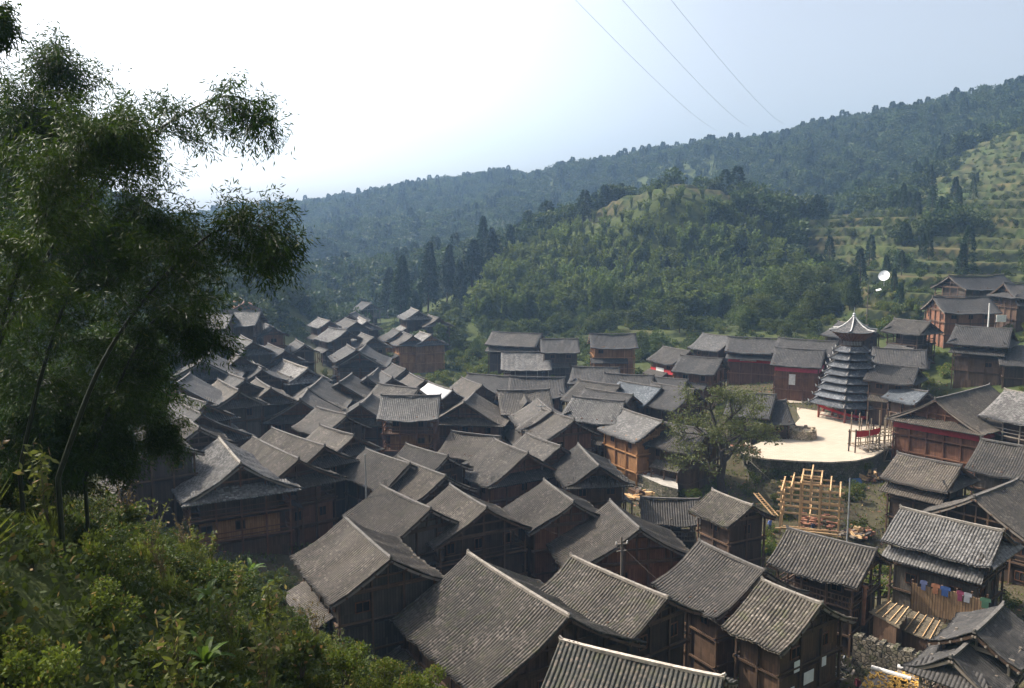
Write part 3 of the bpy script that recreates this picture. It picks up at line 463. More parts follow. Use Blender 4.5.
 (6.18, 113.95, 1.14, -1.05, 8.2, 4.37, 8.6, 'brown house by the lane with a small lean roof under it', {'st': 'plain', 'rc': 'grey', 'sk': ''}),
 (7.55, 119.23, 1.37, -1.058, 6.8, 3.25, 5.5, 'little shed with stepped roof next to the golden timber house', {'st': 'plain', 'rc': 'grey', 'sk': ''}),
 (12.57, 122.13, 1.61, -0.462, 8.2, 4.37, 8.6, 'golden timber house with open upper gallery over the stream lane', {'st': 'gallerywarm', 'rc': 'lightgrey', 'sk': 'b'}),
 (17.86, 115.06, 1.38, -1.094, 9.2, 4.37, 8, 'house with light tattered roof and golden plank wall over the stream lane', {'st': 'warm', 'rc': 'lightgrey', 'sk': ''}),
 (22.75, 111.4, 1.22, -0.756, 8.2, 4.37, 7.5, 'dark roofed house at the lane end under the big spreading tree', {'st': 'plain', 'rc': 'grey', 'sk': ''}),
 (13.77, 133.48, 2.07, -0.735, 8.2, 4.7, 8.6, 'low broad house behind the golden timber house', {'st': 'plain', 'rc': 'grey', 'sk': ''}),
 (14.56, 126.65, 1.89, -0.708, 8.7, 4.37, 8.6, 'low dark ridge house directly behind the golden timber house roof', {'st': 'plain', 'rc': 'dark', 'sk': ''}),
 (14.79, 148.6, 2.19, -0.155, 8.4, 4.37, 8.6, 'long dark roofed house in front of the three storey red brown house', {'st': 'plain', 'rc': 'dark', 'sk': 'b'}),
 (19.36, 138.95, 2.45, -0.302, 8.2, 4.37, 8.6, 'low dark roofed house between the blue grey roof and the long dark roof', {'st': 'plain', 'rc': 'dark', 'sk': 'n'}),
 (26.78, 143.28, 2.73, -0.609, 6.8, 4.93, 7, 'low slate dark roof with a reddish end wall beyond the spreading tree', {'st': 'plain', 'rc': 'dark', 'sk': ''}),
 (32.66, 168.14, 2.87, -1.051, 8.2, 4.37, 8.6, 'small house with red and white end wall behind the ridge tree', {'st': 'redwhite', 'rc': 'grey', 'sk': ''}),
 (34.89, 155.69, 2.95, -0.576, 8.2, 4.37, 8.6, 'house with plain dark roof beside the small red and white house', {'st': 'plain', 'rc': 'dark', 'sk': ''}),
 (43.65, 179.76, 4.2, -0.911, 8.2, 4.93, 8.6, 'house with light grey roof at the start of the long hillside row', {'st': 'plain', 'rc': 'lightgrey', 'sk': ''}),
 (48.87, 170.87, 4.73, -0.375, 10.5, 4.37, 8.6, 'long dark hall with lower porch roof over a red trimmed front', {'st': 'redwhite', 'rc': 'dark', 'sk': '', 't': 1}),
 (55.9, 160.24, 5.64, -0.59, 11.1, 4.4, 8.6, 'dark hall rising just behind the drum tower and red banded hall', {'st': 'plain', 'rc': 'dark', 'sk': ''}),
 (52.48, 154.01, 4.67, -0.477, 8.9, 4.62, 8.6, 'hall with a pink red cloth band above its door, beside the drum tower', {'st': 'redband', 'rc': 'dark', 'sk': ''}),
 (19.92, 130.65, 2.33, -0.821, 8.2, 4.37, 8.6, 'house with blue grey slate looking roof near the spreading tree', {'st': 'plain', 'rc': 'bluegrey', 'sk': ''}),
 (24.39, 127.62, 2.56, -0.854, 8.2, 4.73, 8.6, 'house with dark roof partly behind the crown of the spreading tree', {'st': 'plain', 'rc': 'dark', 'sk': ''}),
 (37.98, 126.73, 3.59, 0.0, 6.8, 4.63, 5.5, 'dim roofed house between the spreading tree and the pale plaza path', {'st': 'plain', 'rc': 'dark', 'sk': ''}),
 (36.71, 127.81, 3.54, -0.464, 6.8, 4.93, 6.5, 'long thin roofed house behind the dim roof at the plaza edge', {'st': 'plain', 'rc': 'dark', 'sk': ''}),
 (74.72, 158.59, 9.51, -0.961, 7.2, 3.9, 8.6, 'house with laundry on its gallery on the hillside behind the drum tower', {'st': 'gallery', 'rc': 'grey', 'sk': 'b'}),
 (79.57, 143.16, 9.87, -0.675, 8.6, 4.77, 8.6, 'large hillside house with two tier roof and people sized gallery above the grassy bank', {'st': 'gallery', 'rc': 'dark', 'sk': 'b', 't': 1}),
 (88.49, 167.98, 13.22, 0.0, 11.2, 4.93, 8.6, 'long dark house with a white sign board, in the second row up the hill', {'st': 'plain', 'rc': 'dark', 'sk': ''}),
 (103.02, 189.73, 16.42, 0.341, 15.9, 4.93, 8.6, 'highest house on the right hillside, below the terraces', {'st': 'gallery', 'rc': 'dark', 'sk': ''}),
 (101.69, 169.14, 15.91, 0.0, 8.8, 4.93, 8.6, 'hillside house with stacked eaves cut by the frame edge', {'st': 'gallery', 'rc': 'dark', 'sk': 'b', 't': 1}),
 (66.39, 145.02, 5.88, -0.464, 8.6, 4.42, 8.6, 'dark roofed house with bluish gable skirt behind the drum tower', {'st': 'plain', 'rc': 'dark', 'sk': 'n'}),
 (60.73, 133.88, 4.73, -0.681, 7.2, 3.9, 8.6, 'dark roofed house right beside the drum tower, below the bluish skirted one', {'st': 'plain', 'rc': 'dark', 'sk': 'n'}),
 (61.28, 129.15, 4.49, -1.089, 6, 2.9, 6, 'small shed with blue grey roof between the drum tower and the brick house', {'st': 'plain', 'rc': 'bluegrey', 'sk': ''}),
 (62.94, 117.17, 3.62, -2.46, 17, 6.6, 8.6, 'large brown roofed house with brick annex and red cloth band under its eave', {'st': 'redband', 'rc': 'brown', 'sk': 'n'}),
 (68.01, 169.47, 9.32, -1.206, 8.2, 4.4, 7, 'dark house half hidden behind the top of the drum tower', {'st': 'plain', 'rc': 'dark', 'sk': ''}),
 (71.96, 156.59, 8.39, -1.311, 6.8, 4.93, 5, 'low dark house under the laundry gallery on the hillside', {'st': 'plain', 'rc': 'lightgrey', 'sk': ''}),
 (83.8, 138.96, 10.87, -0.407, 7.3, 4.93, 5, 'low dark shed at the frame edge below the two tier hillside house', {'st': 'plain', 'rc': 'dark', 'sk': ''}),
 (6.82, 43.53, 2.92, -0.466, 9.2, 3.9, 8.3, 'roof closest to the viewer, with big round barrel tiles under a pale crooked mortar ridge', {'st': 'plain', 'rc': 'barrel', 'sk': ''})]
def roof_sheet(L, w, rise, d, x0e, x1e, thick=.13, lift=.14, seed=0):
    """two concave tiled slopes; x0e/x1e: extra eave length at either end; returns mesh (upper and under sheets)"""
    near = d < 100
    nu = int(L / .26) * (4 if near else 0) + 1 if near else 17
    nv = 15 if near else 8
    r_ = np.random.default_rng(seed)
    sag = r_.uniform(-.22, .06); wob = r_.uniform(0, 6.28, 4)
    a = np.linspace(-1, 1, nu); t = np.linspace(0, 1, nv)
    sheets = []
    for sg in (1, -1):
        A, T_ = np.meshgrid(a, t, indexing='ij')
        ext = np.where(A > 0, x1e, x0e) * T_
        x = A * (L / 2 + ext * 1.0); y = sg * w * T_
        z = -rise * (1.28 * T_ - .28 * T_**2) + lift * np.abs(A)**3.2 * (.6 + .5 * T_) + sag * np.cos(A * 1.57)
        z = z + .08 * np.sin(x * .9 + wob[0]) * np.sin(T_ * 5 + wob[1]) + .045 * np.sin(x * 2.3 + wob[2] + T_ * 7)
        if near:
            colr_ = np.floor((x[:, :1] + 50) / .26).astype(int) % 997; jit = r_.uniform(-.07, .10, 997)[colr_]; y = y + sg * jit * (T_ > .93)
            z = z + (.12 if d < 40 else .055) * np.abs(np.sin(np.pi * x / .26)) + .03 * (1 - np.modf(T_ * 14)[0])
        uv = np.stack([x, T_ * math.hypot(w, rise)], -1)
        V = np.stack([x, y, z], -1)
        if sg < 0: V = V[::-1]; uv = uv[::-1]
        sheets.append((V, uv))
    vs_, fs_, uvs_ = [], [], []
    for V, uv in sheets:
        U = V.copy(); U[..., 2] -= thick
        nu_, nv_ = V.shape[:2]; b = sum(len(q) for q in vs_)
        idx = np.arange(nu_ * nv_).reshape(nu_, nv_)
        up = np.stack([idx[:-1, :-1], idx[1:, :-1], idx[1:, 1:], idx[:-1, 1:]], -1).reshape(-1, 4)[:, ::1]
        dn = up[:, ::-1] + nu_ * nv_
        n0 = nu_ * nv_
        def edge(l): l = np.array(l); return np.stack([l[:-1], l[1:], l[1:] + n0, l[:-1] + n0], -1)
        side = np.concatenate([edge(idx[0, :]), edge(idx[-1, ::-1]), edge(idx[::-1, -1]), edge(idx[:, 0])])
        vs_.append(np.concatenate([V.reshape(-1, 3), U.reshape(-1, 3)])); fs_.append(np.concatenate([up, dn, side]) + b)
        uvs_.append(np.concatenate([uv.reshape(-1, 2), uv.reshape(-1, 2)]))
    Vv = np.concatenate(vs_); F = np.concatenate(fs_); UV = np.concatenate(uvs_)
    me = bpy.data.meshes.new('roof'); me.vertices.add(len(Vv)); me.vertices.foreach_set('co', Vv.reshape(-1).astype('f4'))
    me.loops.add(F.size); me.loops.foreach_set('vertex_index', F.reshape(-1).astype('i4')); me.polygons.add(len(F)); me.polygons.foreach_set('loop_start', np.arange(0, F.size, 4, dtype='i4'))
    me.update(calc_edges=True)
    ul = me.uv_layers.new(name='UVMap'); ul.data.foreach_set('uv', UV[F.reshape(-1)].reshape(-1).astype('f4'))
    return me
def roof_z(t, rise): return -rise * (1.28 * t - .28 * t * t)
WGREYD = wood_mat('planks_weathered', (.060, .050, .040), (.13, .105, .082))
WALLM = {'plain': WDARK, 'gallery': WOLD, 'gallerywarm': WOLD, 'warm': WWARM, 'frame': WDARK, 'poster': WOLD, 'redband': WMID, 'redwhite': WMID}
def pent(x0, x1, y_in, y_out, z_in, z_out, taper, mb, n=14):
    """sloping strip (skirt roof) along x from y_in (high) to y_out (low)"""
    for k in range(n):
        a0 = x0 + (x1 - x0) * k / n; a1 = x0 + (x1 - x0) * (k + 1) / n
        f = lambda a: a * (1 - taper / max(abs(x0), abs(x1), .1))
        pts = [(a0, y_out, z_out), (a1, y_out, z_out), (f(a1), y_in, z_in), (f(a0), y_in, z_in)]
        if (y_out > y_in): pts = pts[::-1]
        sl_ = math.hypot(y_out - y_in, z_out - z_in)
        mb.poly(pts, 0, [(p[0], sl_ if abs(p[1] - y_out) < 1e-6 else 0) for p in pts])
        mb.poly([(p[0], p[1], p[2] - .1) for p in pts[::-1]], 0, [(p[0], 0) for p in pts])
    mb.box(min(x0, x1), max(x0, x1), min(y_out, y_out + .04), max(y_out, y_out + .04), z_out - .11, z_out - .003)
WIN = {}
def house(i, cx, cy, g, ang, L, w, h, label, o):
    s_ = .56; rise = s_ * w; ze = h - rise             # ridge z = h, eave z = ze
    d = math.hypot(cx, cy); st = o.get('st', 'plain'); sk = o.get('sk', ''); near = d < 125
    g0 = g
    cat = 'house'
    kindname = 'gate_hall' if 'gate hall' in label else 'covered_walkway' if 'walkway' in label else 'timber_shed' if ('shed' in label or 'shelter' in label) else 'timber_house'
    root = empty(kindname, (cx, cy, g0), ang, label, {'gate_hall': 'hall', 'covered_walkway': 'walkway', 'timber_shed': 'shed'}.get(kindname, 'house'), 'timber houses of the village')
    ra = random.Random(i * 31 + 5)
    wide = w
    e0 = .35 if sk in ('f', 'b') else 0.; e1 = .35 if sk in ('n', 'b') else 0.
    me = roof_sheet(L, w, rise, d, e0, e1, seed=i); me.materials.append(TM[o.get('rc', 'grey')])
    rf = link('roof', me, root); rf.location = (0, 0, h)
    # ridge cap follows the rising ends
    rb = MB(); n = 14; pts = []
    for k in range(n + 1):
        a = -1 + 2 * k / n; pts.append((a * (L / 2 + .03), 0, .14 * .6 * abs(a)**3.2 + .05))
    for k in range(n): rb.beam(pts[k], pts[k + 1], .24, .20)
    for sg in (-1, 1):
        rb.beam((sg * (L / 2 - .2), 0, .14), (sg * (L / 2 + .08), 0, .34), .14, .14)
    rb.build('ridge_cap', RIDGEP if o.get('rc') == 'barrel' else RIDGEL if o.get('rc') in ('light', 'moss') else RIDGE, rf)
    # barge boards under the roof verge
    for sx, ee in ((-1, e0), (1, e1)):
        bb = MB()
        for sg in (-1, 1):
            p = None
            for k in range(9):
                t = k / 8; q = (sx * (L / 2 + ee * t - .06), sg * w * t * .985, roof_z(t, rise) + .14 * (.6 + .5 * t) - .24)
                if p: bb.beam(p, q, .06, .22)
                p = q
        bb.build('barge_board', WGREY if (i * 7) % 9 < 4 else WOLD, rf)
    # ---- walls, storey by storey; the upper storeys of gallery houses step back behind posts
    hx = L / 2 - .75; hy = w - .95
    zt = h + roof_z((hy) / w, rise) - .2                # wall top under the slope
    bot = -4.5
    if st == 'frame': ins = [(bot, zt - 2.6, .6), (zt - 2.6, zt, 1.3)]
    elif st in ('gallery', 'gallerywarm'): ins = [(bot, zt - 4.6, .15), (zt - 4.6, zt - 2.3, .15 if st == 'gallery' else .8), (zt - 2.3, zt, 1.0)]
    else: ins = [(bot, zt - 2.3, .1), (zt - 2.3, zt, .1)]
    wm = MB()
    for k, (z0, z1, q) in enumerate(ins):
        x_, y_ = hx - q, hy - q
        if y_ < .6: y_ = .6
        topz = z1
        warm = 1 if (st == 'gallerywarm' and k == 1) or (st == 'warm') else 0
        for (p, q2) in (((-x_, -y_), (x_, -y_)), ((x_, -y_), (x_, y_)), ((x_, y_), (-x_, y_)), ((-x_, y_), (-x_, -y_))):
            wm.poly([(p[0], p[1], z0), (q2[0], q2[1], z0), (q2[0], q2[1], z1), (p[0], p[1], z1)], warm)
        if z1 < zt: wm.poly([(-hx - .1, -hy - .1, z1), (hx + .1, -hy - .1, z1), (hx + .1, hy + .1, z1), (-hx - .1, hy + .1, z1)], 0)
        if z1 < zt: wm.poly([(-hx - .1, hy + .1, z1 - .12), (hx + .1, hy + .1, z1 - .12), (hx + .1, -hy - .1, z1 - .12), (-hx - .1, -hy - .1, z1 - .12)], 0)
    # gable walls: dark boards filling the triangle, set well back under the verge
    q = ins[-1][2]; gx = hx - q - .05
    for sx in (-1, 1):
        tri = [(sx * gx, -hy + .1, zt - .1)]
        for k in range(-6, 7):
            yy = k / 6 * (hy - .1); tri.append((sx * gx, yy, h + roof_z(abs(yy) / w, rise) - .22))
        tri.append((sx * gx, hy - .1, zt - .1))
        wm.poly(tri if sx > 0 else tri[::-1], 0)
    wmm = WALLM[st] if st not in ('plain', 'gallery') else ra.choice((WDARK, WDARK, WOLD, WMID, WGREYD))
    wl = wm.build('wall', [wmm, WWARM], root)
    # ---- timber frame: posts, floor beams, rails, gable truss
    fm = MB(); X_, Y_ = hx + .06, hy + .06
    nx = max(3, int(2 * hx / 2.0) + 1); ny = max(3, int(2 * hy / 1.9) + 1)
    pw = .16
    top = zt + .12
    for a in range(nx):
        xx = -X_ + 2 * X_ * a / (nx - 1)
        for sg in (-1, 1): fm.box(xx - pw / 2, xx + pw / 2, sg * Y_ - pw / 2, sg * Y_ + pw / 2, bot, top)
    for a in range(1, ny - 1):
        yy = -Y_ + 2 * Y_ * a / (ny - 1)
        for sg in (-1, 1): fm.box(sg * X_ - pw / 2, sg * X_ + pw / 2, yy - pw / 2, yy + pw / 2, bot, h + roof_z(abs(yy) / w, rise) - .2)
    for zb in (zt - .1, zt - 2.3, zt - 4.6):
        for sg in (-1, 1):
            fm.beam((-X_ - .3, sg * (Y_ + .012), zb), (X_ + .3, sg * (Y_ + .012), zb), .12, .16)
            fm.beam((sg * (X_ + .014), -Y_ - .3, zb + .21), (sg * (X_ + .014), Y_ + .3, zb + .17), .12, .16)
    if st in ('gallery', 'gallerywarm', 'frame'):
        for zb in ((zt - 2.3, zt - 4.6) if st == 'gallerywarm' else (zt - 2.3,)):
            for dz in (.5, .95):
                for sg in (-1, 1):
                    fm.beam((-X_, sg * (Y_ + .02), zb + dz), (X_, sg * (Y_ + .02), zb + dz), .07, .09)
                    fm.beam((sg * (X_ + .02), -Y_, zb + dz + .02), (sg * (X_ + .02), Y_, zb + dz + .02), .07, .09)
            if near:
                for sg in (-1, 1):
                    for k in range(int(2 * X_ / .3)): fm.box(-X_ + .3 * k + .1, -X_ + .3 * k + .15, sg * Y_ - .03, sg * Y_ + .03, zb + .1, zb + .95)
    for sx in (-1, 1):                                   # truss in the open gable
        gxx = sx * (X_ + .03)
        for t in (.0, .33, .66):
            zz = zt + .25 + (h - zt) * t; hw = max(.1, (h - zz) / s_ * .80 - .15)
            if zz < h - .35: fm.beam((gxx, -hw, zz), (gxx, hw, zz), .12, .15)
        for yy in (-hy * .5, 0, hy * .5): fm.beam((gxx + sx * .015, yy, zt), (gxx + sx * .015, yy, h + roof_z(abs(yy) / w, rise) - .25), .12, .12)
        for t in (0.03, .26, .5, .74, .96):              # purlin ends
            for sg in (-1, 1):
                zz = h + roof_z(t, rise) - .25; fm.beam((sx * (hx - .3), sg * w * t * .98, zz), (sx * (L / 2 + .05), sg * w * t * .98, zz + .12), .14, .14)
    fr_m = WWARM if st in ('warm',) else (WMID if st in ('gallerywarm', 'redband', 'redwhite') else (WGREY if st == 'frame' else WOLD))
    fm.build('timber_frame', fr_m, root)
    # ---- skirt roofs under the gables
    for sx, tagk in ((-1, 'f'), (1, 'n')):
        if sk in (tagk, 'b'):
            sm = MB(); zin = ze + .95; zout = ze + .08
            tmp = MB(); pent(-w * .99, w * .99, 0, -1.45, zin, zout, 1.2, tmp)
            # rotate strip so that it faces the gable
            for f_, uv_ in zip(tmp.f, tmp.uv):
                pts_ = [tmp.v[k] for k in f_]
                pts_ = [((L / 2 - .85 - p[1]) * sx, p[0] * sx, p[2]) for p in pts_]
                sm.poly(pts_, 0, uv_)
            sm.build('skirt_roof', TM[o.get('rc', 'grey')], root)
    if o.get('t'):
        sm = MB()
        for sg in (-1, 1):
            tmp = MB(); pent(-L / 2 * .97, L / 2 * .97, sg * (hy - .1), sg * (w + .25), zt - .75, zt - 1.55, .2, tmp)
            for f_, uv_ in zip(tmp.f, tmp.uv): sm.poly([tmp.v[k] for k in f_], 0, uv_)
        sm.build('porch_roof', TM['lightgrey' if o.get('rc') == 'light' else o.get('rc', 'grey')], root)
    if st != 'frame' and h > 6 and not o.get('t') and d > 55:
        for sg in (-1, 1):
            if ra.random() < .5:
                sm = MB(); c0 = ra.uniform(-.15, .1) * L; hl = L * ra.uniform(.25, .42); tmp = MB(); drop = ra.choice((1.9, 2.4)); pent(c0 - hl, c0 + hl, sg * (hy + .02), sg * (hy + ra.uniform(1.3, 2.0)), zt - drop, zt - drop - .8, .0, tmp)
                for f_, uv_ in zip(tmp.f, tmp.uv): sm.poly([tmp.v[k] for k in f_], 0, uv_)
                yo = max(abs(v[1]) for v in tmp.v) - .15
                for xx in (c0 - hl + .2, c0, c0 + hl - .2): sm.box(xx - .07, xx + .07, sg * yo - .07, sg * yo + .07, bot, zt - drop - .75, 1)
                sm.build('lean_to_roof', [TM[ra.choice((o.get('rc', 'grey') if o.get('rc') != 'white' else 'grey', 'brown', 'lightgrey'))], WOLD], root)
    # ---- windows and door on the sides that can be seen
    ca, sa = math.cos(ang), math.sin(ang)
    if d < 190 and st != 'frame':
        for (nxv, nyv, half, offs) in ((0, -1, hx, hy), (0, 1, hx, hy), (1, 0, hy, hx), (-1, 0, hy, hx)):
            wx, wy = nxv * ca - nyv * sa, nxv * sa + nyv * ca
            if wx * (-cx) + wy * (-cy) < .05 * d: continue
            for lev in range(len(ins) - 1, 0, -1):
                zz = ins[lev][0] + 1.25; q = ins[lev][2]
                k = max(1, int(2 * half / 2.6))
                for j in range(k):
                    if ra.random() < .30: continue
                    a = -half + 2 * half * (j + .5) / k + ra.uniform(-.15, .15)
                    ww, hh = ra.choice(((.8, .8), (1.0, .7), (.7, .9)))
                    key = (ww, hh)
                    if key not in WIN:
                        m_ = MB(); m_.box(-ww / 2, ww / 2, -.03, .02, -hh / 2, hh / 2, 1)
                        for (a0, a1, b0, b1) in ((-ww / 2 - .07, -ww / 2, -hh / 2 - .07, hh / 2 + .07), (ww / 2, ww / 2 + .07, -hh / 2 - .07, hh / 2 + .07), (-ww / 2, ww / 2, -hh / 2 - .07, -hh / 2), (-ww / 2, ww / 2, hh / 2, hh / 2 + .07), (-.025, .025, -hh / 2, hh / 2)):
                            m_.box(a0, a1, -.075, .02, b0, b1, 0)
                        WIN[key] = m_.mesh('window', [WMID, BLACKM])  # pane is a black panel, the shade of the opening painted in
                    wo_ = link('window', WIN[key], root)
                    off = offs - q + .035
                    wo_.location = (nxv * off + (a if nxv == 0 else 0), nyv * off + (a if nyv == 0 else 0), zz)
                    wo_.rotation_euler = (0, 0, math.atan2(nxv, -nyv))
    rz_ = root
    if o.get('dormer'):
        dm = MB(); y0 = 0
        y0 = -w * .75
        for sg in (-1, 1):
            dm.poly([(0, y0, h - rise * .35), (0, -w * .1, h - rise * .15), (sg * 1.4, -w * .42, h - rise * .62), (sg * 1.4, y0, h - rise * .95)][::sg], 0)
            dm.poly([(0, y0, h - rise * .35 - .1), (0, -w * .1, h - rise * .15 - .1), (sg * 1.4, -w * .42, h - rise * .62 - .1), (sg * 1.4, y0, h - rise * .95 - .1)][::-sg], 0)
        dm.build('dormer_roof', TM['grey'], root)
    if st == 'poster':
        for (py_, pz_, pw_, ph_) in ((-1.6, 4.4, .6, .8), (-.2, 3.2, 1.1, .9), (1.5, 3.9, .5, .8), (-2.0, 2.8, .4, .5)):
            m_ = MB(); m_.box(hx + .10, hx + .13, py_ - pw_ / 2, py_ + pw_ / 2, pz_ - ph_ / 2, pz_ + ph_ / 2); m_.build('poster', PAPER, root)
    if st == 'redband':
        m_ = MB()
        for sg in (-1, 1): m_.box(-hx, hx, sg * (hy + .17) - .02, sg * (hy + .17) + .02, zt - 1.25, zt - .55)
        m_.box(hx + .17, hx + .2, -hy, hy, zt - 1.25, zt - .55)
        m_.build('cloth_band', PINKM if cx < 58 else plain('dark_red_cloth', (.30, .03, .035)), root)
        for xx in (-.6, 2.6):
            m_ = MB(); m_.box(xx - .55, xx + .55, -hy - .17, -hy - .12, zt - 3.6, zt - 1.7, 0); m_.build('door', [WHITEM if xx < 0 else WMID], root)
    if st == 'redwhite':
        m_ = MB(); m_.box(-hx, hx, -hy - .2, -hy - .16, zt - 2.3, zt - 1.5); m_.build('railing_board', REDM, root)
        m_ = MB(); m_.box(-hx * .5, hx * .2, -hy - .24, -hy - .2, zt - 2.0, zt - 1.3); m_.build('white_cloth', WHITEM, root)
    return root
H_ROOTS = [house(i, *r) for i, r in enumerate(HOUSES)]
# ---------------------------------------------------------------- plaza
PZ = 4.1
outl = [(31.90, 115.50, 4.10), (32.54, 112.82, 4.10), (34.59, 111.52, 4.10), (38.28, 110.50, 4.10), (42.08, 110.00, 4.10), (45.69, 110.76, 4.10), (48.81, 112.82, 4.10), (52.61, 117.17, 4.10), (57.20, 124.99, 4.10), (60.83, 133.15, 4.10), (62.36, 139.99, 4.10), (61.92, 145.80, 4.10), (58.75, 149.33, 4.10), (54.59, 151.17, 4.10), (50.74, 149.33, 4.10), (48.45, 142.42, 4.10), (47.36, 137.64, 4.10), (44.28, 131.72, 4.10), (40.43, 126.94, 4.10), (36.67, 121.87, 4.10), (33.79, 118.31, 4.10)]
mb = MB(); mb.poly([(p[0], p[1], PZ) for p in outl[::1]])
tag(mb.build('plaza', CONC), kind='structure', label='pale concrete plaza in front of the drum tower')
mb = MB(); k = len(outl)
for i in range(k):
    a, b = outl[i], outl[(i + 1) % k]
    mb.poly([(b[0], b[1], PZ - .004), (a[0], a[1], PZ - .004), (a[0] + .1, a[1] - .12, -2), (b[0] + .1, b[1] - .12, -2)][::-1])
wall = empty('retaining_wall', (outl[3][0], outl[3][1], 0), 0, 'curved stone retaining wall carrying the pale plaza', 'wall')
w_ = mb.build('stone_face', STONE2, wall); w_.location = (-outl[3][0], -outl[3][1], 0)
mb = MB()
for i in range(0, 8):
    a, b = Vector(outl[i]), Vector(outl[i + 1]); mb.beam((a.x, a.y, PZ + .02), (b.x, b.y, PZ + .02), .3, .2)
c_ = mb.build('coping', CONC, wall); c_.location = (-outl[3][0], -outl[3][1], 0)
# pale path leading up behind the plaza
mb = MB(); pth = [(50.74, 149.33, 4.10), (50.97, 153.93, 4.30), (51.63, 158.33, 4.60), (55.11, 160.90, 4.90)]
for a, b in zip(pth[:-1], pth[1:]):
    mb.poly([(a[0] - 1.3, a[1], a[2] + .25), (a[0] + 1.3, a[1], a[2] + .25), (b[0] + 1.3, b[1], b[2] + .25), (b[0] - 1.3, b[1], b[2] + .25)])
tag(mb.build('path', CONC), kind='structure', label='pale path leading off the plaza')
# stone ring
c = (43.06, 124.35, 4.10)
t = empty('stone_ring', (c[0], c[1], PZ), 0, 'round drum of stacked stones in the middle of the pale plaza', 'stone ring')
mb = MB(); ns = 30
for k in range(ns):
    a0, a1 = 2 * math.pi * k / ns, 2 * math.pi * (k + 1) / ns
    for (r0, z0, r1, z1) in ((2.25, -.1, 2.15, 1.25), (2.15, 1.25, 1.6, 1.3), (1.6, 1.3, 1.55, 1.0)):
        mb.poly([(r0 * math.cos(a0), r0 * math.sin(a0), z0), (r0 * math.cos(a1), r0 * math.sin(a1), z0), (r1 * math.cos(a1), r1 * math.sin(a1), z1), (r1 * math.cos(a0), r1 * math.sin(a0), z1)])
mb.poly([(1.56 * math.cos(2 * math.pi * k / ns), 1.56 * math.sin(2 * math.pi * k / ns), 1.02) for k in range(ns)])
RING = stone_mat('stacked_tan_stone', (.34, .27, .18), (.52, .43, .31), 3.4); mb.build('stonework', RING, t)
mb = MB()
for k in range(7):
    a = k * .9; mb.box(math.cos(a) * 1.85 - .2, math.cos(a) * 1.85 + .2, math.sin(a) * 1.85 - .16, math.sin(a) * 1.85 + .16, 1.25, 1.5)
mb.box(-.25, .25, -.25, .25, 1.0, 1.55); mb.build('cap_stone', RING, t)
# ---------------------------------------------------------------- drum tower
TC = (55.72, 138.41, 4.10)
tw = empty('drum_tower', (TC[0], TC[1], PZ), 0, 'tall hexagonal drum tower with eight tiled tiers and a pointed umbrella roof', 'tower')
A0 = R(-119)
def hexp(r, z, k, lift=0.): return (r * math.cos(A0 + k * math.pi / 3), r * math.sin(A0 + k * math.pi / 3), z + lift)
def eave_ring(r0, z0, r1, z1, lift, mb, n=8, th=.09):
    """tiled ring, high and narrow at r0, low and wide at r1; corners lifted"""
    for k in range(6):
        for j in range(n):
            f0, f1 = j / n, (j + 1) / n
            def P(r, z, f, lf):
                a, b = hexp(r, z, k), hexp(r, z, k + 1); q = abs(2 * f - 1)**4 * lf
                return (a[0] + (b[0] - a[0]) * f, a[1] + (b[1] - a[1]) * f, z + q)
            rm, zm = (r0 + r1) / 2, z0 * .42 + z1 * .58
            side = r1
            for (ra_, za_, la, rb_, zb_, lb, v0, v1) in ((r0, z0, 0, rm, zm, lift * .3, 0, .5), (rm, zm, lift * .3, r1, z1, lift, .5, 1)):
                sl = math.hypot(r1 - r0, z1 - z0)
                mb.poly([P(rb_, zb_, f0, lb), P(rb_, zb_, f1, lb), P(ra_, za_, f1, la), P(ra_, za_, f0, la)], 0, [(f0 * side, v1 * sl), (f1 * side, v1 * sl), (f1 * side, v0 * sl), (f0 * side, v0 * sl)])
            a, b = P(r1, z1, f0, lift), P(r1, z1, f1, lift)
            mb.poly([(a[0], a[1], a[2] - th), (b[0], b[1], b[2] - th), b, a], 1, [(0, 0)] * 4)
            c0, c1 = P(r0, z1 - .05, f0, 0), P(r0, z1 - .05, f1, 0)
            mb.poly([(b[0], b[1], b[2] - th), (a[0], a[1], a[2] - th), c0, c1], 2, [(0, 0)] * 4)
TTOW = tile_mat('tiles_tower', (.095, .102, .114), (.21, .22, .235), (.38, .39, .41), .5, 0)
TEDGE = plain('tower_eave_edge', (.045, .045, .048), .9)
nt = 8
for k in range(nt):
    f = k / (nt - 1)
    r1 = 6.75 + (3.2 - 6.75) * (f**.92); ze = 2.55 + 8.55 * f; r0 = r1 - 1.25
    mb = MB(); eave_ring(r0, ze + .78, r1, ze, .10, mb)
    e = mb.build('eave', [TTOW, TEDGE, BLACKM], tw)
    mb = MB()
    for q in range(6): a = hexp(r0, ze + .8, q); b = hexp(r1, ze + .16, q); mb.beam(a, b, .13, .13); mb.beam(b, hexp(r1 + .16, ze + .34, q), .11, .11)
    mb.build('hip_ridge', RIDGE, e)
    mb = MB()
    for q in range(6):
        a = hexp(r1 + .10, ze + .3, q); mb.tube([(a[0], a[1], a[2] - .1), (a[0], a[1], a[2] + .12), (a[0] * 1.03, a[1] * 1.03, a[2] + .32)], [.08, .09, .02], 6)
    mb.build('corner_ornament', WHITEM, e)
mb = MB(); zprev = 2.4
for k in range(nt):                                        # dark boarded core between the tiers
    f = k / (nt - 1); r1 = 6.75 + (3.2 - 6.75) * (f**.92); ze = 2.55 + 8.55 * f; r = r1 - 1.30
    for q in range(6):
        mb.poly([hexp(r, ze - .35, q), hexp(r, ze - .35, q + 1), hexp(r, ze + .9, q + 1), hexp(r, ze + .9, q)])
mb.build('core_wall', WDARK, tw)
mb = MB()
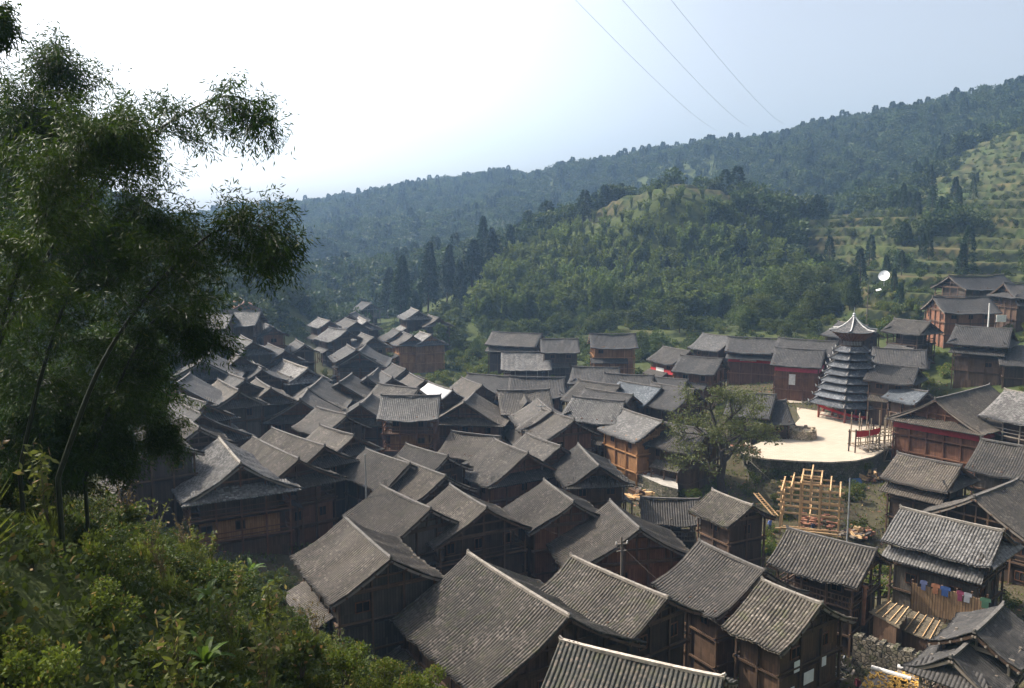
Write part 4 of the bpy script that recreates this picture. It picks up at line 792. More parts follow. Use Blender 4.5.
for q in range(6): mb.poly([hexp(1.75, 11.6, q), hexp(1.75, 11.6, q + 1), hexp(1.7, 12.9, q + 1), hexp(1.7, 12.9, q)])
nk = mb.build('lattice_neck', plain('lattice_grey', (.30, .29, .27), .8, .3, 9.), tw)
mb = MB()
for q in range(6):
    for j in range(7):
        f = (j + .5) / 7; a, b = Vector(hexp(1.78, 0, q)), Vector(hexp(1.78, 0, q + 1)); p = a.lerp(b, f); mb.beam((p.x, p.y, 12.0), (p.x, p.y, 12.85), .07)
    mb.beam(hexp(1.8, 12.05, q), hexp(1.8, 12.05, q + 1), .1); mb.beam(hexp(1.8, 12.8, q), hexp(1.8, 12.8, q + 1), .1)
mb.build('lattice', WDARK, nk)
mb = MB()                                                  # flaring bracket courses below the umbrella roof
for j in range(5):
    r = 1.8 + .36 * j; z = 12.9 + .27 * j
    for q in range(6):
        mb.poly([hexp(r, z, q), hexp(r, z, q + 1), hexp(r + .05, z + .22, q + 1), hexp(r + .05, z + .22, q)])
        mb.poly([hexp(r - .4, z - .002, q + 1), hexp(r, z - .002, q + 1), hexp(r, z - .002, q), hexp(r - .4, z - .002, q)][::-1])
        for f in (.15, .38, .62, .85):
            a, b = Vector(hexp(r + .14, z + .1, q)), Vector(hexp(r + .14, z + .1, q + 1)); p = a.lerp(b, f); mb.box(p.x - .09, p.x + .09, p.y - .09, p.y + .09, z - .02, z + .2)
mb.build('brackets', WMID, tw)
mb = MB(); zt_, zb_ = 17.6, 14.25
prof = [(0.12, 16.7), (.8, 15.95), (1.65, 15.25), (2.7, 14.7), (3.9, 14.3)]
for (ra_, za_), (rb_, zb2) in zip(prof[:-1], prof[1:]): eave_ring(ra_, za_, rb_, zb2, .3 if rb_ > 3 else 0.02, mb, 8)
ur = mb.build('umbrella_roof', [tile_mat('tiles_umbrella', (.11, .105, .10), (.21, .20, .195), (.38, .37, .36), .7, 0), TEDGE, BLACKM], tw)
mb = MB()
for q in range(6):
    for (ra_, za_), (rb_, zb2) in zip(prof[:-1], prof[1:]): mb.beam(hexp(ra_, za_ + .05, q), hexp(rb_, zb2 + (.33 if rb_ > 3 else .07), q), .14, .14)
mb.build('hip_ridge', WHITEM, ur)
mb = MB(); mb.tube([(0, 0, 16.6), (0, 0, 16.8), (0, 0, 16.95), (0, 0, 17.1), (0, 0, 17.3), (0, 0, 18.2)], [.22, .34, .15, .28, .08, .03], 8); mb.build('finial', METAL, tw)
REDP = plain('red_brown_posts', (.20, .055, .035), .6)
for q in range(6):
    mb = MB(); p = hexp(5.1, 0, q); mb.tube([(p[0], p[1], -.05), (p[0], p[1], 3.3)], .19, 8); mb.build('post', REDP, tw)
for q in range(6):
    mb = MB(); p = hexp(2.6, 0, q + .5); mb.tube([(p[0], p[1], -.05), (p[0], p[1], 3.9)], .24, 8); mb.build('post', REDP, tw)
mb = MB()
for q in range(6): mb.beam(hexp(5.1, 2.35, q), hexp(5.1, 2.35, q + 1), .12, .25); mb.beam(hexp(5.1, 2.5, q), hexp(2.2, 2.52, q), .12, .2); mb.beam(hexp(5.1, .55, q), hexp(5.1, .55, q + 1), .10, .12)
mb.build('tie_beam', REDP, tw)
mb = MB(); a, b = Vector(hexp(5.35, 2.35, 5)), Vector(hexp(5.35, 1.0, 0.9))
for k in range(10):
    p, q = a.lerp(b, k / 10), a.lerp(b, (k + 1) / 10); s1, s2 = -.5 * math.sin(k / 10 * 3.14), -.5 * math.sin((k + 1) / 10 * 3.14)
    mb.poly([(p.x, p.y, p.z + s1 - .45), (q.x, q.y, q.z + s2 - .45), (q.x, q.y, q.z + s2), (p.x, p.y, p.z + s1)]); mb.poly([(p.x, p.y + .03, p.z + s1), (q.x, q.y + .03, q.z + s2), (q.x, q.y + .03, q.z + s2 - .45), (p.x, p.y + .03, p.z + s1 - .45)])
ban = mb.build('banner', REDM); ban.location = (TC[0], TC[1], PZ); tag(ban, 'long faded red banner sagging between the drum tower posts', 'banner')
# ---------------------------------------------------------------- bamboo gate with red cloth, and the pole scaffold
POLE = plain('scaffold_poles', (.21, .165, .11), .8, .4, 5.)
g0, g1 = Vector((47.36, 114.96, 4.10)), Vector((51.62, 117.17, 4.10))
gt = empty('pole_gate', (g0.x, g0.y, PZ), 0, 'small gate of poles hung with a bright red cloth at the plaza rim', 'gate')
d_ = g1 - g0; nrm = Vector((-d_.y, d_.x, 0)).normalized() * 1.1
for k, (p, hgt) in enumerate(((Vector((0, 0, 0)), 3.3), (d_, 3.4), (nrm, 3.1), (d_ + nrm, 3.3))):
    mb = MB(); mb.tube([(p.x, p.y, -.1), (p.x, p.y, hgt)], .10, 6); mb.build('post', WDARK, gt)
mb = MB()
for zz in (1.0, 2.0, 2.9): mb.beam((0, 0, zz), (d_.x, d_.y, zz), .09)
mb.beam((0, 0, 3.0), (nrm.x, nrm.y, 3.0), .09); mb.beam((d_.x, d_.y, 3.05), (d_.x + nrm.x, d_.y + nrm.y, 3.05), .09); mb.build('rail', POLE, gt)
mb = MB()
for k in range(8):
    p, q = d_ * (k / 8), d_ * ((k + 1) / 8); s1, s2 = -.15 * math.sin(k / 8 * 3.14), -.15 * math.sin((k + 1) / 8 * 3.14)
    for (oy, rv) in ((-.08, 1), (-.05, -1)):
        mb.poly([(p.x, p.y + oy, 2.25 + s1), (q.x, q.y + oy, 2.25 + s2), (q.x, q.y + oy, 3.1 + s2), (p.x, p.y + oy, 3.1 + s1)][::rv])
cl = mb.build('red_cloth', REDM); cl.location = (g0.x, g0.y, PZ); tag(cl, 'bright red cloth stretched across the small pole gate', 'cloth')
sc0 = Vector((49.49, 115.37, 1.00)); sc1 = Vector((57.21, 118.21, 3.40))
sd = sc1 - sc0; sd.z = 0; sn = Vector((sd.y, -sd.x, 0)).normalized()
scf = empty('pole_scaffold', (sc0.x, sc0.y, 1.0), 0, 'rickety bamboo pole scaffold standing beside the drum tower plaza', 'scaffold')
rs = random.Random(3); nb = 7
tops = {}
for r_i in (0, 1, 2):
    for k in range(nb):
        p = sd * (k / (nb - 1)) - sn * (1.9 * r_i) + Vector((rs.uniform(-.2, .2), rs.uniform(-.2, .2), 0)); hgt = rs.uniform(5.8, 8.2)
        mb = MB(); mb.tube([(p.x, p.y, -1.5), (p.x + rs.uniform(-.15, .15), p.y, hgt)], .075, 6); mb.build('pole', POLE, scf); tops[(r_i, k)] = p
mb = MB()
for zz in (1.6, 3.4, 5.2):
    for r_i in (0, 1, 2): a, b = tops[(r_i, 0)], tops[(r_i, nb - 1)]; mb.beam((a.x - .4, a.y, zz), (b.x + .4, b.y, zz + rs.uniform(-.3, .3)), .11)
    for k in range(nb): a, b = tops[(0, k)], tops[(2, k)]; mb.beam((a.x, a.y, zz + .1), (b.x, b.y, zz + .1), .11)
for k in range(0, nb - 1, 2): a, b = tops[(0, k)], tops[(0, k + 1)]; mb.beam((a.x, a.y, 1.6), (b.x, b.y, 5.2), .09)
mb.build('ledger', POLE, scf)
mb = MB()
for k in range(9): a = sd * (k * .11) - sn * .9; mb.box(a.x - .5, a.x + .1, a.y - 1.0, a.y + 1.0, 3.56, 3.62)
mb.build('deck_board', WGREY, scf)
# ---------------------------------------------------------------- bare timber frames
def frame_house(a, b, depth, nf, hgt, label, z0, n=7, extra=True):
    a, b = Vector(a), Vector(b); d = b - a; d.z = 0; L = d.length; d.normalize(); nv = Vector((-d.y, d.x, 0))
    root = empty('timber_frame_house', (a.x, a.y, z0), math.atan2(d.y, d.x), label, 'house frame')
    r_ = random.Random(5)
    for k in range(nf):
        y = depth * k / (nf - 1); xs_ = [L * j / (n - 1) for j in range(n)]
        mb = MB()
        for j, x in enumerate(xs_):
            q = 1 - abs(j - (n - 1) / 2) / ((n - 1) / 2); H_ = hgt * (.73 + .27 * q)
            if j % 2 == 1: mb.beam((x, y, hgt * .45), (x, y, H_), .17)
            else: mb.beam((x, y, -.5), (x, y, H_), .22)
        for f in (.30, .52, .64): mb.beam((-.5, y + .01, hgt * f), (L + .5, y + .01, hgt * f), .12, .22)
        mb.beam((L * .10, y + .01, hgt * .74), (L * .90, y + .01, hgt * .74), .12, .2); mb.beam((L * .34, y + .01, hgt * .90), (L * .66, y + .01, hgt * .90), .12, .18)
        mb.build('truss', WNEW, root)
    mb = MB()
    for j in range(0, n):
        x = L * j / (n - 1); q = 1 - abs(j - (n - 1) / 2) / ((n - 1) / 2)
        mb.beam((x + .02, -.5, hgt * (.71 + .27 * q)), (x + .02, depth + .5, hgt * (.71 + .27 * q)), .15)
    for j in (0, n // 2, n - 1):
        x = L * j / (n - 1)
        for f in (.28, .49): mb.beam((x + .02, -.4, hgt * f), (x + .02, depth + .4, hgt * f), .14, .2)
    mb.build('purlin', WNEW, root)
    if extra:
        mb = MB()
        for k in range(9): mb.beam((r_.uniform(-.5, L * .4), r_.uniform(-1.3, -.6), .1 + .05 * k), (r_.uniform(L * .5, L + .8), r_.uniform(-1.3, .0), .1 + .05 * k), .13)
        lo = mb.build('lumber_pile', WNEW); lo.location = (a.x, a.y, z0); lo.rotation_euler = (0, 0, math.atan2(d.y, d.x)); tag(lo, 'loose new beams lying at the foot of the ' + ('larger' if hgt > 5 else 'small') + ' bare timber frame', 'lumber')
        if hgt > 5:
            mb = MB()
            for k in range(40):
                x, y = r_.uniform(L * .35, L * .95), r_.uniform(.3, depth); z = .1 + .12 * (k % 5); mb.box(x - .35, x + .35, y - .2, y + .2, z, z + .13)
            bp = mb.build('brick_pile', BRICKC); bp.location = lo.location; bp.rotation_euler = lo.rotation_euler; tag(bp, 'heap of reddish bricks inside the bare timber frame', 'brick pile')
    return root
frame_house((30.86, 94.77, 0.50), (36.66, 92.46, 0.50), 5.2, 3, 6.4, 'pale skeleton of a new house, bare posts and beams below the plaza', .5)
frame_house((-50.98, 193.85, 5.00), (-46.99, 195.41, 5.00), 5.0, 3, 4.4, 'tiny orange skeleton of an unfinished house far up the left lane', 5.0, 5)
# leaning ladder boards and stone stairs
mb = MB(); s0, s1 = Vector((31.55, 112.15, 4.00)), Vector((34.98, 111.97, 1.00)); nst = 14
dd = s1 - s0; side = Vector((-dd.y, dd.x, 0)).normalized() * 1.0
for k in range(nst):
    p = s0.lerp(s1, k / nst); q = s0.lerp(s1, (k + 1) / nst)
    a = [p - side, p + side, q + side, q - side]; zt2 = p.z
    mb.poly([(v.x, v.y, zt2) for v in a]); mb.poly([(a[2].x, a[2].y, zt2), (a[3].x, a[3].y, zt2), (a[3].x, a[3].y, zt2 - .8), (a[2].x, a[2].y, zt2 - .8)][::-1])
    mb.poly([(a[0].x, a[0].y, zt2), (a[3].x, a[3].y, zt2), (a[3].x, a[3].y, zt2 - 1.2), (a[0].x, a[0].y, zt2 - 1.2)]); mb.poly([(a[1].x, a[1].y, zt2), (a[2].x, a[2].y, zt2), (a[2].x, a[2].y, zt2 - 1.2), (a[1].x, a[1].y, zt2 - 1.2)][::-1])
tag(mb.build('stone_stairs', STONE), 'flight of stone steps coming down beside the spreading tree', 'stairs')
lad = MB(); l0, l1 = Vector((29.90, 101.41, 2.60)), Vector((31.60, 98.70, 0.60))
for sg in (-.28, .28): lad.beam(l0 + Vector((sg, 0, 0)), l1 + Vector((sg, 0, 0)), .12)
for k in range(12): p = l0.lerp(l1, (k + .5) / 12); lad.beam(p + Vector((-.28, 0, 0)), p + Vector((.28, 0, 0)), .07)
tag(lad.build('ladder', WNEW), 'wooden ladder leaning on the bank left of the bare timber frame', 'ladder')
# ---------------------------------------------------------------- lane terrace by the stream
def slab(name, pts, z1, z0, mt, ms, label, cat):
    root = empty(name, (pts[0][0], pts[0][1], z0), 0, label, cat); ox, oy = pts[0][0], pts[0][1]
    a = 0
    for i in range(len(pts)): j = (i + 1) % len(pts); a += pts[i][0] * pts[j][1] - pts[j][0] * pts[i][1]
    if a < 0: pts = pts[::-1]
    mb = MB(); mb.poly([(p[0] - ox, p[1] - oy, z1 - z0) for p in pts]); mb.build('paving', mt, root)
    mb = MB()
    for i in range(len(pts)):
        p, q = pts[i], pts[(i + 1) % len(pts)]; mb.poly([(p[0] - ox, p[1] - oy, -1), (q[0] - ox, q[1] - oy, -1), (q[0] - ox, q[1] - oy, z1 - z0 - .004), (p[0] - ox, p[1] - oy, z1 - z0 - .004)])
    mb.build('stone_face', ms, root); return root
slab('lane_terrace', [(12.69, 124.44, 2.40), (16.57, 122.07, 2.40), (20.04, 116.52, 2.40), (22.20, 112.42, 2.40), (20.80, 103.72, 2.40), (19.09, 105.44, 2.40), (16.97, 110.00, 2.40), (14.08, 117.05, 2.40)], 2.4, -.5, plain('lane_paving', (.36, .33, .29), .9, .3, 1.5), STONE2, 'stone faced terrace carrying the sunlit lane before the golden houses', 'terrace')
mb = MB(); fp = [(14.11, 114.82, 1.30), (15.92, 111.90, 1.30), (18.10, 108.66, 1.30), (20.85, 105.18, 1.30)]
for a, b in zip(fp[:-1], fp[1:]):
    a, b = Vector(a), Vector(b); s_ = Vector((0, .55, 0)); mb.poly([a - s_, b - s_, b + s_, a + s_]); mb.poly([a - s_ - Vector((0, 0, 1.5)), b - s_ - Vector((0, 0, 1.5)), b - s_, a - s_])
tag(mb.build('footpath', CONC), kind='structure', label='narrow pale footpath along the stream bank')
def rubble(name, c, r, n, mats, label, sz=.3, flat=.5, cat='rubble'):
    mb = MB(); rr = random.Random(hash(label) % 1000 if False else len(label) * 7 + int(c[0] * 10))
    for k in range(n):
        a = rr.uniform(0, 6.28); q = r * math.sqrt(rr.random()); x, y = math.cos(a) * q, math.sin(a) * q; z = flat * (1 - q / r) * rr.random() * r * .6
        d = Vector((rr.uniform(-1, 1), rr.uniform(-1, 1), rr.uniform(-.3, .3))).normalized() * sz * rr.uniform(.5, 1.8); mb.beam((x, y, z), (x + d.x, y + d.y, z + abs(d.z)), sz * rr.uniform(.3, .9), sz * rr.uniform(.2, .6), rr.randrange(len(mats)))
    o = mb.build(name, mats); o.location = c; return tag(o, label, cat)
rubble('rubble_pile', (16.04, 118.06, 2.42), 2.2, 60, [WHITEM, WNEW, WGREY], 'pale debris strewn on the lane before the tattered roof house', .35)
rubble('rubble_pile', (19.02, 112.85, 2.42), 2.6, 90, [WHITEM, BRICKC, METAL], 'white sacks and scrap heaped at the lane end', .4)
rubble('rubble_pile', (-38.58, 124.48, 5.44), 2.4, 70, [CORN, STRAW, PINKM], 'yellow rubble heap below the stepped gables', .4, .9)
rubble('firewood_pile', (18.74, 121.80, 1.87), 1.5, 40, [BRICKC, WNEW], 'reddish firewood heap against the lane house wall', .3, .9, 'firewood')
rubble('rubble_pile', (32.51, 116.22, 4.20), 2.2, 70, [STONE, BRICKC, CONC], 'loose stones at the plaza end beside the spreading tree', .35, .9)
rubble('earth_mound', (54.24, 154.90, 4.30), 3.0, 160, [CORN, CONC, STRAW], 'ochre mound of dug earth just left of the drum tower', .6, .9, 'mound')
rubble('rubble_pile', (22.45, 62.90, 1.50), 3.4, 150, [WHITEM, STONE, WGREY, BLACKM], 'litter of broken tiles and stones below the poster covered house', .3, .5)
rubble('roof_tile_stack', (24.35, 60.11, 1.60), 1.0, 60, [STONE, WGREY, STONE2], 'stack of roof tiles beside the poster covered house', .3, 1.2, 'tile stack')
rubble('lumber_pile', (38.69, 91.95, 0.80), 1.6, 50, [WNEW, WGREY, BRICKC], 'tangle of offcuts at the near corner of the bare timber frame', .55, 1.0, 'lumber')
# poles
def utility_pole(p, h, r, label, mat, cross=True, rz=.3):
    root = empty('utility_pole', p, rz, label, 'pole')
    mb = MB(); mb.tube([(0, 0, -2), (.03, 0, h * .5), (0, .04, h)], [r, r * .85, r * .7], 8); mb.build('pole', mat, root)
    if cross:
        mb = MB(); mb.beam((-.6, .0, h - .6), (.6, 0, h - .6), .1); mb.beam((-.45, 0, h - 1.2), (.45, 0, h - 1.2), .08); ca_ = mb.build('crossarm', mat, root)
        mb = MB()
        for x in (-.5, 0, .5): mb.tube([(x, 0, h - .55), (x, 0, h - .35)], .05, 6)
        mb.build('insulator', WHITEM, ca_)
    return root
utility_pole((9.22, 69.00, 4.61), 4.2, .13, 'bare wooden pole rising in front of the broad gable', WGREY)
utility_pole((-13.95, 79.00, 9.14), 4.2, .09, 'slim pole rising past the flat brown roof', METAL, False)
utility_pole((89.74, 160.00, 16.92), 4.3, .16, 'white post standing before the sign board house on the hillside', WHITEM, False)
utility_pole((4.10, 118.00, 6.64), 4.0, .08, 'thin grey pole among the roofs near the narrow lane', METAL)
utility_pole((35.89, 88.00, 1.56), 6.8, .10, 'grey steel pole at the near corner of the bare timber frame', METAL, False)
utility_pole((71.80, 172.00, 18.49), 5.5, .10, 'thin pole on the shrubby slope above the drum tower', WGREY, False)
# overhead cables
for a, b, lab in (((7.53, 140.00, 73.02), (165.09, 700.00, 116.43), 'first thin power cable, reaching the ridge nearest the middle of the sky'), ((14.27, 140.00, 73.92), (189.83, 700.00, 119.56), 'second thin power cable, between the two others'), ((22.43, 140.00, 73.62), (217.76, 700.00, 121.90), 'third thin power cable, the one ending farthest up the ridge')):
    a, b = Vector(a), Vector(b); pts = []
    for k in range(25): p = a.lerp(b, k / 24); pts.append((p.x, p.y, p.z - 3.0 * 4 * (k / 24) * (1 - k / 24)))
    mb = MB(); mb.tube(pts, [.028 + .04 * k / 24 for k in range(25)], 5); o = mb.build('power_cable', METAL); tag(o, lab, 'cable', 'overhead cables')
for a, b, lab in (((9.16, 69.00, 8.13), (16.42, 57.00, 5.67), 'village wire hanging from the bare wooden pole towards the poster house'), ((9.17, 69.00, 7.86), (-4.37, 86.00, 6.62), 'village wire slung from the bare wooden pole towards the grand skirted house')):
    a, b = Vector(a), Vector(b); mb = MB(); mb.tube([(a.lerp(b, k / 12) - Vector((0, 0, 2.4 * (k / 12) * (1 - k / 12)))) for k in range(13)], .012, 4); o = mb.build('village_wire', BARK); tag(o, lab, 'wire')
# satellite dish
sp_ = Vector((92.33, 212.00, 22.11))
sd_ = empty('satellite_dish', sp_, R(-40), 'big white satellite dish tilted to the sky among hillside shrubs', 'dish')
mb = MB(); n = 24; tl = Matrix.Rotation(R(66), 3, 'X')
for k in range(n):
    for (r0, r1) in ((0, .5), (.5, 1.0), (1.0, 1.35)):
        pp = []
        for (r, a) in ((r0, k), (r1, k), (r1, k + 1), (r0, k + 1)):
            v = tl @ Vector((r * math.cos(a * 2 * math.pi / n), r * math.sin(a * 2 * math.pi / n), .22 * r * r)); pp.append((v.x, v.y, v.z + 1.7))
        mb.poly(pp if r0 > 0 else pp[1:])
mb.build('reflector', DISH, sd_)
mb = MB(); mb.tube([(0, 0, -.8), (0, 0, 1.5)], .09, 8); mb.build('mast', METAL, sd_)
mb = MB(); v = tl @ Vector((0, 0, 1.3)); mb.beam((0, 0, 1.7), (v.x, v.y, v.z + 1.7), .06); mb.box(v.x - .1, v.x + .1, v.y - .1, v.y + .1, v.z + 1.6, v.z + 1.85); mb.build('feed_horn', METAL, sd_)
o = MB(); o.poly([(-.6, 0, 0), (.6, 0, .3), (.6, .6, .6), (-.6, .6, .3)]); o.poly([(-.6, 0, -.05), (.6, 0, .25), (.6, .6, .55), (-.6, .6, .25)][::-1]); o = o.build('metal_sheet', DISH); o.location = (88.62, 206.00, 20.51); tag(o, 'white sheet lying in the shrubs just below the satellite dish', 'sheet')
# ---------------------------------------------------------------- bark roofed lean-to sheds, stone wall, fence, laundry, trays
def bark_shed(c, z0, label):
    pts = [Vector(p) for p in c]; o_ = pts[3]; root = empty('bark_shed', (o_.x, o_.y, z0), 0, label, 'shed')
    L = [p - Vector((o_.x, o_.y, z0)) for p in pts]
    mb = MB(); rr = random.Random(len(label)); n = 26
    for k in range(n):                                       # overlapping strips of bark
        f0, f1 = k / n, (k + 1.25) / n
        a, b = L[0].lerp(L[1], 0), None
        p0, p1 = L[0].lerp(L[3], f0), L[0].lerp(L[3], min(f1, 1.02)); q0, q1 = L[1].lerp(L[2], f0), L[1].lerp(L[2], min(f1, 1.02))
        e0 = rr.uniform(-.1, .15); dz = rr.uniform(0, .07)
        v0 = (q0 - p0).normalized() * e0
        mb.poly([(p0 - v0) + Vector((0, 0, dz)), (p1 - v0) + Vector((0, 0, dz)), (q1 + v0) + Vector((0, 0, dz)), (q0 + v0) + Vector((0, 0, dz))])
        mb.poly([(p0 - v0) + Vector((0, 0, dz - .08)), (p1 - v0) + Vector((0, 0, dz - .08)), (q1 + v0) + Vector((0, 0, dz - .08)), (q0 + v0) + Vector((0, 0, dz - .08))][::-1])
    mb.build('bark_roof', STRAW, root)
    mb = MB()
    for f in (.2, .45, .7, .9): a, b = L[0].lerp(L[1], f), L[3].lerp(L[2], f); mb.beam(a + Vector((0, 0, .13)), b + Vector((0, 0, .13)), .07)
    mb.build('weight_pole', WNEW, root)
    ctr = (L[0] + L[1] + L[2] + L[3]) / 4; ins = [ctr.lerp(p, .82) for p in L]
    mb = MB()
    for i in range(4):
        p, q = ins[i], ins[(i + 1) % 4]; mb.poly([(p.x, p.y, -.5), (q.x, q.y, -.5), (q.x, q.y, q.z - .12), (p.x, p.y, p.z - .12)]); 
    mb.build('wall', WOLD, root)
bark_shed([(29.64, 64.50, 5.20), (30.95, 63.04, 5.20), (29.56, 62.06, 4.20), (28.51, 64.68, 4.20)], 1.0, 'low shed with ragged bark roof, next to the poster covered house side')
bark_shed([(31.58, 63.99, 4.60), (32.90, 61.90, 4.60), (31.68, 60.84, 3.60), (30.00, 62.97, 3.60)], 1.0, 'low shed with ragged bark roof and pale poles laid on it, below the laundry')
def straight_wall(a, b, z0, z1, th, mat, label, name='stone_wall', cat='wall'):
    a, b = Vector(a), Vector(b); d = b - a; L = Vector((d.x, d.y, 0)).length; mb = MB(); n = 16
    for k in range(n): mb.box(L * k / n, L * (k + 1) / n, -th / 2, th / 2, -1.5, (z1 - z0) + .12 * math.sin(k * 2.3) - .0)
    return tag(mb.build(name, mat, None, (a.x, a.y, z0), math.atan2(d.y, d.x)), label, cat)
straight_wall((26.50, 62.57, 0.60), (30.41, 59.07, 0.60), .6, 3.4, .8, STONE, 'mossy rubble stone wall below the bark roofed sheds')
straight_wall((58.03, 119.34, 3.40), (61.47, 116.54, 3.40), 3.0, 6.2, .5, BRICK, 'red brick annex wall under the large brown roofed house', 'brick_wall')
straight_wall((64.24, 121.67, 3.40), (66.34, 119.34, 3.40), 3.0, 4.6, .3, BRICK, 'low stub of red brick wall on the green bank', 'brick_wall')
fa, fb = Vector((33.11, 67.50, 3.60)), Vector((37.64, 64.50, 3.11))
fn = empty('plank_fence', (fa.x, fa.y, fa.z), math.atan2(fb.y - fa.y, fb.x - fa.x), 'sunlit fence of upright planks under the laundry line', 'fence'); FL = (fb - fa).length
mb = MB(); rr = random.Random(2)
for k in range(int(FL / .2)): h_ = 1.7 + rr.uniform(-.1, .15); mb.box(k * .2, k * .2 + .17, -.02, .02, -.6, h_)
mb.build('plank', wood_mat('planks_fence', (.24, .14, .075), (.42, .27, .15)), fn)
mb = MB()
for zz in (.2, 1.2): mb.beam((0, .05, zz), (FL, .05, zz), .07)
for k in range(6): mb.beam((FL * k / 5, .12, -3.5), (FL * k / 5, .12, 2.1), .14)
mb.build('fence_frame', WOLD, fn)
cols = [((.12, .14, .26), 'blue'), ((.30, .13, .07), 'orange'), ((.04, .08, .22), 'navy'), ((.20, .04, .08), 'crimson'), ((.30, .30, .32), 'pale grey'), ((.06, .13, .08), 'dark green')]
for k, (c_, nm) in enumerate(cols):
    x = .8 + k * (.8 + .1 * (k % 2)); p = fa.lerp(fb, x / FL); mb = MB(); w2 = .17 + .04 * (k % 3)
    prof_ = [(-w2 * 1.6, 0), (-w2, .05), (-w2, -.45 - .06 * (k % 2)), (w2, -.5), (w2, .05), (w2 * 1.6, 0), (w2 * 1.5, .28), (w2 * .5, .34), (-w2 * .5, .34), (-w2 * 1.5, .28)]
    for oy, rv in ((-.02, 1), (.02, -1)): mb.poly([(a, oy + .05 * math.sin(b * 6), b) for a, b in prof_][::rv])
    o = mb.build('hanging_shirt', plain('cloth_' + nm.replace(' ', '_'), c_, .9, .1), None, (p.x, p.y - .1, p.z + 2.0), fn.rotation_euler[2]); tag(o, nm + ' garment hung on the line above the sunlit plank fence', 'garment', 'garments on the line')
for (px_, lab) in (((26.28, 56.59, 2.60), 'drying tray of orange corn, nearer the stone wall'), ((28.25, 56.72, 2.60), 'drying tray of orange corn, nearer the gate hall')):
    r_t = empty('drying_tray', px_, R(-38), lab, 'tray')
    mb = MB(); mb.box(-1.3, 1.3, -1.6, 1.6, -.06, 0)
    for sx in (-1.2, 1.2):
        for sy in (-1.5, 1.5): mb.box(sx - .06, sx + .06, sy - .06, sy + .06, -3, -.06)
    mb.build('frame', WGREY, r_t)
    mb = MB(); rr = random.Random(9)
    for k in range(130): x, y = rr.uniform(-1.2, 1.2), rr.uniform(-1.5, 1.3); a = rr.uniform(0, 3.1); mb.beam((x, y, .06 + .05 * rr.random()), (x + .2 * math.cos(a), y + .2 * math.sin(a), .09), .07)
    co = mb.build('corn_layer', CORN, r_t)
    mb = MB(); mb.tube([(-1.35, 1.55, .15), (1.35, 1.55, .15)], .17, 10); mb.build('rolled_mat', WHITEM, r_t)
ch = MB(); ch.tube([(0, 0, -1.5), (0, 0, 1.6)], .16, 8); ch.box(-.22, .22, -.22, .22, 1.6, 1.75)
tag(ch.build('chimney_pipe', BRICKC, None, (28.58, 66.00, 4.02)), 'short clay chimney pipe beside the bark roofed sheds', 'chimney')
sg_ = MB(); sg_.box(-.9, .9, -.05, .05, 0, 1.3); tag(sg_.build('notice_board', WHITEM, None, (89.83, 156.00, 18.09)), 'small white board hanging near the frame edge on the hillside', 'board')
bb_ = MB(); bb_.poly([(-.9, -.5, -.3), (.8, -.7, -.4), (.9, .5, .3), (-.7, .6, .1)]); bb_.poly([(-.9, -.5, -.34), (.8, -.7, -.44), (.9, .5, .26), (-.7, .6, .06)][::-1]); tag(bb_.build('tarpaulin', plain('blue_tarpaulin', (.04, .08, .17), .6), None, (45.49, 109.94, 1.60)), 'blue tarpaulin draped on a stack behind the bare timber frame', 'tarpaulin')
# small heaps in the yards
rh = random.Random(77); nh = 0
while nh < 26:
    x, y = rh.uniform(-15, 66), rh.uniform(66, 150)
    if any((x - r[0])**2 + (y - r[1])**2 < (max(r[5], r[4] / 2) * .85 + .6)**2 for r in HOUSES) or math.hypot(x - 46, y - 129) < 16 or (30 < x < 42 and 92 < y < 104): continue
    nh += 1; k = nh % 3
    rubble(('firewood_pile', 'board_pile', 'stone_pile')[k], (x, y, gz(x, y)), rh.uniform(.9, 1.7), 45, ([BRICKC, WOLD, WNEW], [WGREY, WNEW, WOLD], [STONE, STONE2, WGREY])[k], ('small heap of split firewood in a yard between the timber houses', 'small heap of grey boards in a yard between the timber houses', 'small heap of stones in a yard between the timber houses')[k], (.4, .8, .35)[k], .8, ('firewood', 'boards', 'stones')[k])['group'] = ('firewood heaps in the yards', 'board heaps in the yards', 'stone heaps in the yards')[k]
